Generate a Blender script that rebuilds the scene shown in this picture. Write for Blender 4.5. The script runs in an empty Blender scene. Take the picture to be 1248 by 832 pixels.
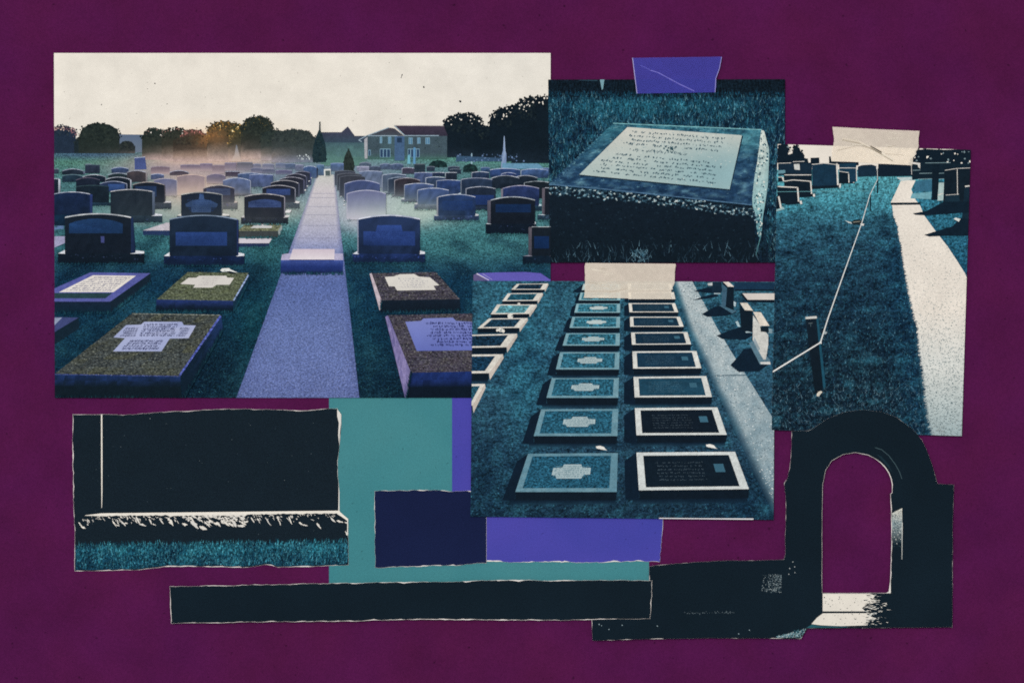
# A paper collage lying flat under a soft overcast sky: cut photographic prints, torn and cut
# coloured papers and tape strips on a plum backing paper.  The prints are flat objects, so what is
# printed on them is ink: thin coloured pieces on the face of each print.
import bpy, math, random
from mathutils import Vector, noise as mnoise

random.seed(11)
R = random.random
U = random.uniform
sc = bpy.context.scene
COL = sc.collection

MM = 0.001
PX = 0.0005            # one unit of the layout grid = half a millimetre
LZ = 5e-6              # thickness of one coat of printed ink


def lin(c):
    out = []
    for v in c[:3]:
        v = max(0.0, min(255.0, v)) / 255.0
        out.append(v / 12.92 if v <= 0.04045 else ((v + 0.055) / 1.055) ** 2.4)
    return tuple(out)


def mixc(a, b, t):
    t = max(0.0, min(1.0, t))
    return tuple(a[i] + (b[i] - a[i]) * t for i in range(3))


def ramp(stops, t):
    if t <= stops[0][0]:
        return stops[0][1]
    for (t0, c0), (t1, c1) in zip(stops, stops[1:]):
        if t <= t1:
            return mixc(c0, c1, (t - t0) / (t1 - t0))
    return stops[-1][1]


def gauss(x, y, cx, cy, sx, sy):
    return math.exp(-(((x - cx) / sx) ** 2 + ((y - cy) / sy) ** 2))


def cn(x, y, k, seed=0.0):
    """Cloudy value about -0.5 .. 0.5 for blotches of about 1 / k layout units."""
    return mnoise.noise(Vector((x * k + seed, y * k - seed, seed * 3.1)))


def deviolet(c):
    k = max(0.0, min(1.0, (c[2] - c[0] - 25) / 60.0))
    return (c[0] - 10 * k, c[1] + 3 * k, c[2])


def grey(c, k):
    g = c[0] * .3 + c[1] * .55 + c[2] * .15
    return mixc(c, (g, g, g * 1.06), k)


# ------------------------------------------------------------------ materials
MATS = {}


def new_mat(name):
    m = bpy.data.materials.new(name)
    m.use_nodes = True
    nt = m.node_tree
    b = nt.nodes['Principled BSDF']
    b.inputs['Roughness'].default_value = 0.85
    b.inputs['Specular IOR Level'].default_value = 0.06
    return m, nt, b


def N(nt, kind, **kw):
    n = nt.nodes.new(kind)
    for k, v in kw.items():
        if k in n.inputs:
            n.inputs[k].default_value = v
        else:
            setattr(n, k, v)
    return n


def math_node(nt, op, a, b=None, clamp=False):
    n = nt.nodes.new('ShaderNodeMath')
    n.operation = op
    n.use_clamp = clamp
    for i, v in enumerate((a, b)):
        if v is None:
            continue
        if isinstance(v, (int, float)):
            n.inputs[i].default_value = v
        else:
            nt.links.new(v, n.inputs[i])
    return n.outputs[0]


def noise(nt, vec, scale, detail=2.0, rough=0.5):
    n = nt.nodes.new('ShaderNodeTexNoise')
    n.inputs['Scale'].default_value = scale
    n.inputs['Detail'].default_value = detail
    n.inputs['Roughness'].default_value = rough
    if vec is not None:
        nt.links.new(vec, n.inputs['Vector'])
    return n.outputs['Fac']


def scaled(nt, col, fac):
    n = nt.nodes.new('ShaderNodeVectorMath')
    n.operation = 'SCALE'
    nt.links.new(col, n.inputs[0])
    nt.links.new(fac, n.inputs['Scale'])
    return n.outputs[0]


def paper_bump(nt, b, vec, strength=0.12, scale=900):
    h = noise(nt, vec, scale, 3.0, 0.6)
    bp = nt.nodes.new('ShaderNodeBump')
    bp.inputs['Strength'].default_value = strength
    bp.inputs['Distance'].default_value = 0.0002
    nt.links.new(h, bp.inputs['Height'])
    nt.links.new(bp.outputs[0], b.inputs['Normal'])


def ink(name, grain=0.5, gscale=1500, tex=0.0, tscale=1.0, add=(0, 0, 0), addt=0.0, sharp=0.0, lite=(1, 1, 1), litea=0.0, blotch=0.0):
    """Printed ink: the colour stored on the piece, broken by film grain and by the texture of the printed surface ('tex' coordinates)."""
    if name in MATS:
        return MATS[name]
    m, nt, b = new_mat(name)
    at = N(nt, 'ShaderNodeAttribute', attribute_name='ink')
    tc = nt.nodes.new('ShaderNodeTexCoord')
    obj = tc.outputs['Object']
    g = noise(nt, obj, gscale, 1.5, 0.6)
    big = noise(nt, obj, 55, 3.0, 0.55)
    f = math_node(nt, 'MULTIPLY_ADD', math_node(nt, 'SUBTRACT', g, 0.5), grain * 2)
    nt.nodes[-1].inputs[2].default_value = 1.0
    f2 = math_node(nt, 'MULTIPLY_ADD', math_node(nt, 'SUBTRACT', big, 0.5), 0.3)
    nt.nodes[-1].inputs[2].default_value = 1.0
    f = math_node(nt, 'MULTIPLY', f, f2)
    mid = noise(nt, obj, 260, 4.0, 0.7)
    f3 = math_node(nt, 'MULTIPLY_ADD', math_node(nt, 'SUBTRACT', mid, 0.5), blotch * 2)
    nt.nodes[-1].inputs[2].default_value = 1.0
    f = math_node(nt, 'MULTIPLY', f, f3)
    col = at.outputs['Color']
    if tex or litea:
        ta = N(nt, 'ShaderNodeAttribute', attribute_name='tex')
        t = noise(nt, ta.outputs['Vector'], tscale, 4.0, 0.65)
        if tex:
            ft = math_node(nt, 'MULTIPLY_ADD', math_node(nt, 'SUBTRACT', t, 0.5), tex * 2)
            nt.nodes[-1].inputs[2].default_value = 1.0
            f = math_node(nt, 'MULTIPLY', f, math_node(nt, 'MAXIMUM', ft, 0.12))
        if litea:
            t2 = noise(nt, ta.outputs['Vector'], tscale * 1.7, 3.0, 0.6)
            mr = N(nt, 'ShaderNodeMapRange')
            nt.links.new(t2, mr.inputs['Value'])
            mr.inputs['From Min'].default_value = sharp
            mr.inputs['From Max'].default_value = sharp + 0.1
            mr.inputs['To Max'].default_value = litea
            mx = nt.nodes.new('ShaderNodeMix')
            mx.data_type = 'RGBA'
            nt.links.new(mr.outputs[0], mx.inputs['Factor'])
            nt.links.new(col, mx.inputs['A'])
            mx.inputs['B'].default_value = (*lin(lite), 1)
            col = mx.outputs['Result']
    f = math_node(nt, 'SUBTRACT', math_node(nt, 'MAXIMUM', f, 0.05), 1.0)
    f = math_node(nt, 'MULTIPLY', f, at.outputs['Alpha'])
    f = math_node(nt, 'ADD', f, 1.0)
    out = scaled(nt, col, f)
    if any(add):
        an = nt.nodes.new('ShaderNodeVectorMath')
        an.operation = 'MULTIPLY_ADD'
        nt.links.new(g, an.inputs[0])
        an.inputs[1].default_value = add
        nt.links.new(out, an.inputs[2])
        out = an.outputs[0]
    nt.links.new(out, b.inputs['Base Color'])
    paper_bump(nt, b, obj, 0.06)
    MATS[name] = m
    return m


def paper(name, c, mottle=0.25, mscale=14, grain=0.25, speck=0.0, hue=None, bump=0.15, scuff=None):
    """Matt coloured paper: cloudy mottling, fibres, a few dark specks, pale scuffs."""
    if name in MATS:
        return MATS[name]
    m, nt, b = new_mat(name)
    tc = nt.nodes.new('ShaderNodeTexCoord')
    obj = tc.outputs['Object']
    rgb = nt.nodes.new('ShaderNodeRGB')
    rgb.outputs[0].default_value = (*lin(c), 1)
    col = rgb.outputs[0]
    if hue:
        hn = noise(nt, obj, mscale * 0.6, 3, 0.6)
        mr = N(nt, 'ShaderNodeMapRange')
        nt.links.new(hn, mr.inputs['Value'])
        mr.inputs['From Min'].default_value = 0.35
        mr.inputs['From Max'].default_value = 0.68
        mx = nt.nodes.new('ShaderNodeMix')
        mx.data_type = 'RGBA'
        nt.links.new(mr.outputs[0], mx.inputs['Factor'])
        nt.links.new(col, mx.inputs['A'])
        mx.inputs['B'].default_value = (*lin(hue), 1)
        col = mx.outputs['Result']
    f = math_node(nt, 'MULTIPLY_ADD', math_node(nt, 'SUBTRACT', noise(nt, obj, mscale, 5, 0.6), 0.5), mottle * 2)
    nt.nodes[-1].inputs[2].default_value = 1.0
    g = math_node(nt, 'MULTIPLY_ADD', math_node(nt, 'SUBTRACT', noise(nt, obj, 1100, 2, 0.6), 0.5), grain * 2)
    nt.nodes[-1].inputs[2].default_value = 1.0
    f = math_node(nt, 'MULTIPLY', f, g)
    if speck:
        s = noise(nt, obj, 330, 1.0, 0.5)
        mr = N(nt, 'ShaderNodeMapRange')
        nt.links.new(s, mr.inputs['Value'])
        mr.inputs['From Min'].default_value = 0.745
        mr.inputs['From Max'].default_value = 0.79
        mr.inputs['To Min'].default_value = 1.0
        mr.inputs['To Max'].default_value = 1.0 - speck
        f = math_node(nt, 'MULTIPLY', f, mr.outputs[0])
    out = scaled(nt, col, f)
    if scuff:
        s = noise(nt, obj, 420, 2.0, 0.6)
        s2 = noise(nt, obj, 22, 2.0, 0.6)
        mr = N(nt, 'ShaderNodeMapRange')
        nt.links.new(math_node(nt, 'MULTIPLY_ADD', s2, 0.35), mr.inputs['Value'])
        nt.links.new(s, nt.nodes[-2].inputs[2])
        mr.inputs['From Min'].default_value = 0.86
        mr.inputs['From Max'].default_value = 0.98
        mr.inputs['To Max'].default_value = 0.35
        mx = nt.nodes.new('ShaderNodeMix')
        mx.data_type = 'RGBA'
        nt.links.new(mr.outputs[0], mx.inputs['Factor'])
        nt.links.new(out, mx.inputs['A'])
        mx.inputs['B'].default_value = (*lin(scuff), 1)
        out = mx.outputs['Result']
    nt.links.new(out, b.inputs['Base Color'])
    paper_bump(nt, b, obj, bump)
    MATS[name] = m
    return m


def tape_mat(name, c, clear=0.35):
    m, nt, b = new_mat(name)
    tc = nt.nodes.new('ShaderNodeTexCoord')
    obj = tc.outputs['Object']
    rgb = nt.nodes.new('ShaderNodeRGB')
    rgb.outputs[0].default_value = (*lin(c), 1)
    f = math_node(nt, 'MULTIPLY_ADD', math_node(nt, 'SUBTRACT', noise(nt, obj, 260, 4, 0.65), 0.5), 0.35)
    nt.nodes[-1].inputs[2].default_value = 1.0
    f2 = math_node(nt, 'MULTIPLY_ADD', math_node(nt, 'SUBTRACT', noise(nt, obj, 40, 3, 0.6), 0.5), 0.3)
    nt.nodes[-1].inputs[2].default_value = 1.0
    nt.links.new(scaled(nt, rgb.outputs[0], math_node(nt, 'MULTIPLY', f, f2)), b.inputs['Base Color'])
    b.inputs['Roughness'].default_value = 0.6
    b.inputs['Specular IOR Level'].default_value = 0.12
    paper_bump(nt, b, obj, 0.25, 320)
    tr = nt.nodes.new('ShaderNodeBsdfTransparent')
    mx = nt.nodes.new('ShaderNodeMixShader')
    mx.inputs[0].default_value = clear
    nt.links.new(b.outputs[0], mx.inputs[1])
    nt.links.new(tr.outputs[0], mx.inputs[2])
    nt.links.new(mx.outputs[0], nt.nodes['Material Output'].inputs['Surface'])
    return m


# ------------------------------------------------------------------ geometry helpers
def w(x, y):
    return ((x - 624.0) * PX, (416.0 - y) * PX)


def area(p):
    return 0.5 * sum(p[i][0] * p[(i + 1) % len(p)][1] - p[(i + 1) % len(p)][0] * p[i][1] for i in range(len(p)))


def clip(poly, quad):
    """Cut a polygon of (x, y, colour, texture) points to the convex outline of its print."""
    sgn = 1 if area(quad) > 0 else -1
    out = poly
    for i in range(len(quad)):
        a, b = quad[i], quad[(i + 1) % len(quad)]
        dx, dy = (b[0] - a[0]) * sgn, (b[1] - a[1]) * sgn
        src, out = out, []
        if not src:
            break
        side = lambda p: dx * (p[1] - a[1]) - dy * (p[0] - a[0])
        for j in range(len(src)):
            p, q = src[j], src[(j + 1) % len(src)]
            sp, sq = side(p), side(q)
            if sp >= 0:
                out.append(p)
            if (sp >= 0) != (sq >= 0):
                t = sp / (sp - sq)
                out.append((p[0] + (q[0] - p[0]) * t, p[1] + (q[1] - p[1]) * t, mixc(p[2], q[2], t), mixc(p[3], q[3], t)))
    return out


def link(name, me, mat, parent=None, loc=(0, 0, 0)):
    o = bpy.data.objects.new(name, me)
    COL.objects.link(o)
    if mat:
        me.materials.append(mat)
    o.location = loc
    if parent is not None:
        o.parent = parent
    return o


def tag(o, label=None, cat=None, group=None, kind=None):
    for k, v in (('label', label), ('category', cat), ('group', group), ('kind', kind)):
        if v:
            o[k] = v
    return o


def jag(a, b, step=5.0, amp=1.0, rng=None):
    """A torn edge from a to b: uneven steps and a wandering offset (b itself left out)."""
    d = math.hypot(b[0] - a[0], b[1] - a[1])
    n = max(1, int(d / step))
    nx, ny = -(b[1] - a[1]) / max(d, 1e-6), (b[0] - a[0]) / max(d, 1e-6)
    pts, off = [a], 0.0
    for i in range(1, n):
        t = (i + U(-0.3, 0.3)) / n
        off = off * 0.6 + U(-1, 1) * amp * 0.7
        pts.append((a[0] + (b[0] - a[0]) * t + nx * off, a[1] + (b[1] - a[1]) * t + ny * off))
    return pts


def sheet(name, outline, z, mat, thick=0.15, hole=None, open_below=False):
    """A sheet of paper of real thickness (mm) with the given outline (and one hole), origin at its centre."""
    import bmesh
    cx = sum(p[0] for p in outline) / len(outline)
    cy = sum(p[1] for p in outline) / len(outline)
    ox, oy = w(cx, cy)
    bm = bmesh.new()

    def ring(pts):
        vs = [bm.verts.new((w(*p)[0] - ox, w(*p)[1] - oy, 0)) for p in pts]
        es = [bm.edges.new((vs[i], vs[(i + 1) % len(vs)])) for i in range(len(vs))]
        return es
    es = ring(outline)
    if hole:
        es += ring(hole)
    bmesh.ops.triangle_fill(bm, edges=es, use_beauty=True, use_dissolve=False, normal=(0, 0, 1))
    faces = list(bm.faces)
    for f in faces:
        if f.normal.z < 0:
            f.normal_flip()
    ret = bmesh.ops.extrude_face_region(bm, geom=faces)
    for v in [e for e in ret['geom'] if isinstance(e, bmesh.types.BMVert)]:
        v.co.z += thick * MM
    bmesh.ops.recalc_face_normals(bm, faces=bm.faces[:])
    if open_below:      # the glued side of a clear tape: one film, not two
        bmesh.ops.delete(bm, geom=[f for f in bm.faces if f.normal.z < -0.9], context='FACES_ONLY')
    me = bpy.data.meshes.new(name)
    bm.to_mesh(me)
    bm.free()
    o = link(name, me, mat, None, (ox, oy, z * MM))
    o['_top'] = thick * MM
    return o


class Print:
    """A print: its sheet, the convex outline its ink is cut to, and a record of how many coats of ink lie where."""

    def __init__(self, obj, quad):
        self.obj, self.quad, self.used = obj, quad, []
        self.top = obj['_top'] + LZ
        self.org = obj.location.copy()

    def coats(self, bb, n=1):
        lv = 0
        for (a, b, c, d, t) in self.used:
            if a < bb[2] and bb[0] < c and b < bb[3] and bb[1] < d:
                lv = max(lv, t)
        self.used.append((*bb, lv + n))
        return lv

    def whole(self, n=1):
        return self.coats((-1e4, -1e4, 1e4, 1e4), n)


class Piece:
    def __init__(self, pr, level, tex=None, strength=None):
        self.pr, self.level, self.tex, self.strength = pr, level, tex, strength
        self.v, self.f, self.c, self.t, self.s = [], [], [], [], []

    def poly(self, pts, col, d=0.0):
        tx = self.tex or (lambda x, y: (x * 0.25, y * 0.25, 0))
        if callable(col):
            cs = [col(*p) for p in pts]
        elif isinstance(col, list):
            cs = col
        else:
            cs = [col] * len(pts)
        P = [(p[0], p[1], c, tx(p[0], p[1])) for p, c in zip(pts, cs)]
        if self.pr.quad:
            P = clip(P, self.pr.quad)
        if len(P) < 3:
            return
        Q = []
        for p in P:
            if not Q or abs(p[0] - Q[-1][0]) + abs(p[1] - Q[-1][1]) > 1e-4:
                Q.append(p)
        if len(Q) > 1 and abs(Q[0][0] - Q[-1][0]) + abs(Q[0][1] - Q[-1][1]) < 1e-4:
            Q.pop()
        if len(Q) < 3:
            return
        ar = area(Q)
        if abs(ar) < 1e-3:
            return
        if ar > 0:
            Q.reverse()       # y runs downward on the layout grid
        base = len(self.v)
        z = self.pr.top + (self.level + d) * LZ
        for p in Q:
            X, Y = w(p[0], p[1])
            self.v.append((X - self.pr.org.x, Y - self.pr.org.y, z))
            self.c.append(lin(p[2]))
            self.t.append(p[3])
            self.s.append(self.strength(p[0], p[1]) if self.strength else 1.0)
        self.f.append(tuple(range(base, base + len(Q))))

    def quad(self, q, col, nx=1, ny=1, d=0.0):
        """q: top left, top right, bottom right, bottom left; split so that colour can run across it."""
        B = lambda u, v: bil(q, u, v)
        for i in range(nx):
            for j in range(ny):
                self.poly([B(i / nx, j / ny), B((i + 1) / nx, j / ny), B((i + 1) / nx, (j + 1) / ny), B(i / nx, (j + 1) / ny)], col, d)

    def build(self, name, mat, parent):
        if not self.f:
            return None
        me = bpy.data.meshes.new(name)
        me.from_pydata(self.v, [], self.f)
        a = me.attributes.new('ink', 'FLOAT_COLOR', 'POINT')
        flat = []
        for c, k in zip(self.c, self.s):
            flat += [c[0], c[1], c[2], k]
        a.data.foreach_set('color', flat)
        b = me.attributes.new('tex', 'FLOAT_VECTOR', 'POINT')
        b.data.foreach_set('vector', [k for t in self.t for k in t])
        o = link(name, me, mat, parent)
        if parent is not self.pr.obj:
            pass
        return o


def bil(q, u, v):
    a, b, c, d = q
    return (a[0] * (1 - u) * (1 - v) + b[0] * u * (1 - v) + c[0] * u * v + d[0] * (1 - u) * v,
            a[1] * (1 - u) * (1 - v) + b[1] * u * (1 - v) + c[1] * u * v + d[1] * (1 - u) * v)


def bbox(*pts):
    return (min(p[0] for p in pts), min(p[1] for p in pts), max(p[0] for p in pts), max(p[1] for p in pts))


def inset(q, l, t, r, b):
    return [bil(q, l, t), bil(q, 1 - r, t), bil(q, 1 - r, 1 - b), bil(q, l, 1 - b)]


def blob(x, y, r, n=7, sq=1.0, rough=0.35):
    a0 = U(0, 6.3)
    return [(x + math.cos(a0 + i * 6.283 / n) * r * U(1 - rough, 1 + rough), y + math.sin(a0 + i * 6.283 / n) * r * sq * U(1 - rough, 1 + rough)) for i in range(n)]


def line(p, q, wd, wd2=None):
    wd2 = wd if wd2 is None else wd2
    d = math.hypot(q[0] - p[0], q[1] - p[1]) or 1
    nx, ny = -(q[1] - p[1]) / d / 2, (q[0] - p[0]) / d / 2
    return [(p[0] + nx * wd, p[1] + ny * wd), (q[0] + nx * wd2, q[1] + ny * wd2), (q[0] - nx * wd2, q[1] - ny * wd2), (p[0] - nx * wd, p[1] - ny * wd)]


def blades(pc, n, box, length, col, lean=0.5, wd=0.9, keep=None, d=5.0, down=False):
    for _ in range(n):
        x, y = U(box[0], box[2]), U(box[1], box[3])
        if keep and not keep(x, y):
            continue
        l = length(x, y) if callable(length) else length
        l *= U(0.5, 1.3)
        a = U(-lean, lean)
        tx, ty = x + math.sin(a) * l, y - math.cos(a) * l
        h = wd * U(0.6, 1.2) / 2
        pc.poly([(x - h, y), (x + h, y), (tx, ty)], col(x, y), R() * d)


def writing(pc, q, rows, col, fill=0.8, size=0.62, ragged=0.18, d=0.0, margin=(0.06, 0.06)):
    """Rows of worn, unreadable engraved words: short uneven strokes laid in the plane of the plaque."""
    H = 1.0 / rows
    for r in range(rows):
        v = margin[1] + (r + 0.5) * H * (1 - 2 * margin[1])
        u = margin[0] + U(0, ragged)
        end = 1 - margin[0] - U(0, ragged)
        while u < end:
            wl = U(0.03, 0.11)
            k = u
            while k < min(u + wl, end):
                s = U(0.006, 0.016)
                if R() < fill:
                    hh = H * size * U(0.35, 1.0) * 0.5
                    vv = v + U(-0.15, 0.15) * H
                    sl = U(-0.008, 0.008)
                    pc.poly([bil(q, k + sl, vv - hh), bil(q, k + s + sl, vv - hh * U(.3, 1)), bil(q, k + s, vv + hh), bil(q, k, vv + hh * U(.3, 1))], col, d + R() * 0.5)
                k += s * U(1.2, 1.9)
            u += wl + U(0.015, 0.035)


# ------------------------------------------------------------------ colours used again and again
CREAM = (236, 230, 218)
INKBLACK = (15, 28, 38)

GRAIN = ink('print_ink', grain=0.42, blotch=0.38)
GRAIN_SOFT = ink('print_ink_soft', grain=0.10, blotch=0.05)
GRASS = ink('print_ink_grass', grain=1.5, gscale=1050, tex=2.0, tscale=1.0, blotch=0.5)
STONE = ink('print_ink_speckled_stone', grain=0.6, gscale=1500, tex=2.4, tscale=0.95, lite=(170, 174, 156), litea=0.5, sharp=0.57)
ROUGH = ink('print_ink_rough_stone', grain=0.5, tex=1.6, tscale=1.1, lite=(205, 222, 222), litea=0.75, sharp=0.55)
PAVE = ink('print_ink_path', grain=1.0, gscale=1150, tex=0.8, tscale=1.2, blotch=0.15)
PAVE_DOT = ink('print_ink_pitted_path', grain=0.22, tex=0.25, tscale=0.9, lite=(110, 122, 124), litea=0.7, sharp=0.64)
PAVE2 = ink('print_ink_gravel', grain=0.5, gscale=1300, tex=0.5, tscale=1.0, blotch=0.15)
CORE = paper('torn_paper_core', (232, 226, 220), mottle=0.1, grain=0.25)

# ------------------------------------------------------------------ ground, backing
gm = paper('ground_concrete', (120, 118, 112), mottle=0.4, mscale=6, grain=0.4)
me = bpy.data.meshes.new('ground')
me.from_pydata([(-60, -60, 0), (60, -60, 0), (60, 60, 0), (-60, 60, 0)], [], [(0, 1, 2, 3)])
tag(link('ground', me, gm, None, (0, 0, -0.0024)), kind='structure')

plum = paper('plum_backing_paper', (80, 21, 66), mottle=0.34, mscale=22, grain=0.34, speck=0.45, hue=(80, 21, 73), bump=0.2)
bk = sheet('backing_paper', [(-160, -150), (1408, -150), (1408, 982), (-160, 982)], -2.3, plum, 2.3)
tag(bk, 'mottled plum purple backing paper that lies under every print and scrap', 'paper')

# ------------------------------------------------------------------ plain coloured papers
TEAL = paper('teal_paper', (62, 130, 138), mottle=0.12, mscale=20, grain=0.22, speck=0.4, hue=(70, 134, 140))
BLUE = paper('violet_blue_paper', (68, 70, 164), mottle=0.16, mscale=16, grain=0.2, speck=0.3, hue=(78, 72, 166))
NAVY = paper('navy_paper', (22, 31, 66), mottle=0.25, mscale=16, grain=0.3)
BLACK = paper('blue_black_paper', (16, 30, 40), mottle=0.3, mscale=18, grain=0.4)

t = sheet('cut_paper', [(401, 470), (791, 470), (791, 712), (401, 712)], 0.02, TEAL, 0.12)
tag(t, 'large plain teal paper rectangle behind the torn strips', 'paper', 'coloured papers under the prints')
t = sheet('cut_paper', [(551, 474), (700, 474), (700, 606), (551, 606)], 0.16, BLUE, 0.12)
tag(t, 'narrow violet blue paper strip between the teal sheet and the slab print', 'paper', 'coloured papers under the prints')


def torn_sheet(name, pts, torn, z, face_mat, label, group, face='face', wide=1.6, thick=0.13, amp=0.8, step=4.0):
    """pts: outline corners in order; torn[i]: edge i..i+1 is torn (its white core shows)."""
    outer, inner = [], []
    n = len(pts)
    cx, cy = sum(p[0] for p in pts) / n, sum(p[1] for p in pts) / n
    sg = 1 if area(pts) > 0 else -1
    for i in range(n):
        a, b = pts[i], pts[(i + 1) % n]
        d = math.hypot(b[0] - a[0], b[1] - a[1])
        nx, ny = -(b[1] - a[1]) / d * sg, (b[0] - a[0]) / d * sg      # towards the inside
        tr = torn[i]
        e = jag(a, b, step if tr else 60, (amp if tr else 0.25))
        ww = 0.0
        for k, p in enumerate(e):
            outer.append(p)
            ww = ww * 0.6 + (U(0, wide) if R() < 0.3 else 0.0) * 0.6 * tr if tr else 0.0
            s = 0.10 + ww if tr else 0.08
            if k == 0:
                pr_ = pts[i - 1]
                dp = math.hypot(a[0] - pr_[0], a[1] - pr_[1])
                mx, my = -(a[1] - pr_[1]) / dp * sg, (a[0] - pr_[0]) / dp * sg
                inner.append((p[0] + (nx + mx) * 0.18, p[1] + (ny + my) * 0.18))
            else:
                inner.append((p[0] + nx * s, p[1] + ny * s))
    o = sheet(name, outer, z, CORE, thick)
    tag(o, label, 'paper', group)
    if face_mat is None:
        return o, inner
    f = sheet(face, inner, z + thick - 0.01, face_mat, 0.02)
    f.parent = o
    f.location = f.location - o.location
    return o, inner


# navy piece and violet blue strip, torn along the bottom
o, _ = torn_sheet('torn_paper', [(575, 618), (700, 618), (808, 628), (808, 640), (804, 684.5), (772, 683.5), (706, 685), (660, 684.5), (585, 684)],
                  [0, 0, 0, 1.4, 1.6, 1.6, 1.6, 1.6, 0], 0.30, BLUE, 'violet blue paper strip with a torn white lower edge under the slab print', 'torn coloured papers')
o, _ = torn_sheet('torn_paper', [(456.5, 598), (500, 597), (520, 596.5), (548, 598.5), (593, 596.5), (593, 685.8), (548, 688.5), (500, 690), (457, 691)],
                  [1, 1.6, 1.6, 1.6, 0, 1.4, 1.6, 1.6, .7], 0.46, NAVY, 'dark navy torn paper rectangle lying on the teal sheet', 'torn coloured papers')
o, _ = torn_sheet('torn_strip', [(207, 713.5), (300, 712), (402, 710), (520, 708), (640, 706), (700, 706.5), (794.5, 706.5), (794.5, 725), (792, 753), (680, 755), (500, 754), (420, 756), (310, 757), (209, 759)],
                  [.7, 1, 1.5, 1.5, 1, .3, .8, .8, .8, 1.2, 1.2, 1.2, 1, 1], 1.86, BLACK, 'long thin blue black paper strip torn along both long edges', 'torn dark papers', amp=0.6, wide=1.3)

# ================================================================== print 1: misty cemetery
MQ = [(66, 65), (671, 65), (671, 484.5), (67, 484.5)]
mp = sheet('photo_print', MQ, 0.60, CORE, 0.15)
tag(mp, 'largest print, a misty cemetery at dawn with a path between headstones', 'photo print', 'photographs in the collage')
M = Print(mp, MQ)

VX, VY = 402.0, 168.0
gtex = lambda x, y: ((x - VX) / max(y - VY, 9) * 110, 44000.0 / max(y - VY, 9), 0)


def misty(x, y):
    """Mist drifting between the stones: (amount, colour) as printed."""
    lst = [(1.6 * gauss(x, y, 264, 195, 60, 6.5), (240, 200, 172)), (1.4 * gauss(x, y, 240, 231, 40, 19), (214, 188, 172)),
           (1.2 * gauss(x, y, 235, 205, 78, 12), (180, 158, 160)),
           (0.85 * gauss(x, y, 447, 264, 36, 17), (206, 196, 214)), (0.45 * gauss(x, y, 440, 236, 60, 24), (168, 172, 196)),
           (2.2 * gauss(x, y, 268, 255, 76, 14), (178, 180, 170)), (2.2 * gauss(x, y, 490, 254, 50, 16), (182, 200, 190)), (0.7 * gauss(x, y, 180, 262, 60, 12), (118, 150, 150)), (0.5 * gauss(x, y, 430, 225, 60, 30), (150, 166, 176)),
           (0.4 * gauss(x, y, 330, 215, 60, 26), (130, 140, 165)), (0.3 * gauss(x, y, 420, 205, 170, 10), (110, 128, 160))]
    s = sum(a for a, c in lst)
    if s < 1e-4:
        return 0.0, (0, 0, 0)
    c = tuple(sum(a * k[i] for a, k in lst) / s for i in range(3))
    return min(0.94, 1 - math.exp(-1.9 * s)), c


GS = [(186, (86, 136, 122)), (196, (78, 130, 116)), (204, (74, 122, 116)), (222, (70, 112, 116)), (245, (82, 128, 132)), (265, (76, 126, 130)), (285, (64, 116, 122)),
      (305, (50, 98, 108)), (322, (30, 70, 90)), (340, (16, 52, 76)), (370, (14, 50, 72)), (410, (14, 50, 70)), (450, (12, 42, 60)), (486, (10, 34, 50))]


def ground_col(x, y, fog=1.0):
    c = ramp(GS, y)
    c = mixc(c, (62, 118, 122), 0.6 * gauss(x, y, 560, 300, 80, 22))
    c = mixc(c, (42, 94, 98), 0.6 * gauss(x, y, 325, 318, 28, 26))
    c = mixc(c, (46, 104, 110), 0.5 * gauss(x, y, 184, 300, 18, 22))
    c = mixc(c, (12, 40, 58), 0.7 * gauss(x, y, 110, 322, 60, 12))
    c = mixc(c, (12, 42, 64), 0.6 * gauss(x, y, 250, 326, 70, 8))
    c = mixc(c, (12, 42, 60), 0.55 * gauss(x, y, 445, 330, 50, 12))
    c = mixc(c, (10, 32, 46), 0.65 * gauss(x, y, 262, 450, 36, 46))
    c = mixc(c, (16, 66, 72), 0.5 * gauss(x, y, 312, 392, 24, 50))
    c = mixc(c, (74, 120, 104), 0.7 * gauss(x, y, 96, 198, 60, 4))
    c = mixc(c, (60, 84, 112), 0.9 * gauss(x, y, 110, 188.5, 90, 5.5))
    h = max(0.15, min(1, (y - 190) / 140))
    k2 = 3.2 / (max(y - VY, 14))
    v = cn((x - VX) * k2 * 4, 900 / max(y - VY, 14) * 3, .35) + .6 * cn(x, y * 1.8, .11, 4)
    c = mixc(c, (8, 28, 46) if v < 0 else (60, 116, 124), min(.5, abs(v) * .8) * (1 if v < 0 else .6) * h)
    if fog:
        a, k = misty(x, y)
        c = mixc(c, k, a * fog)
    return c


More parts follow.
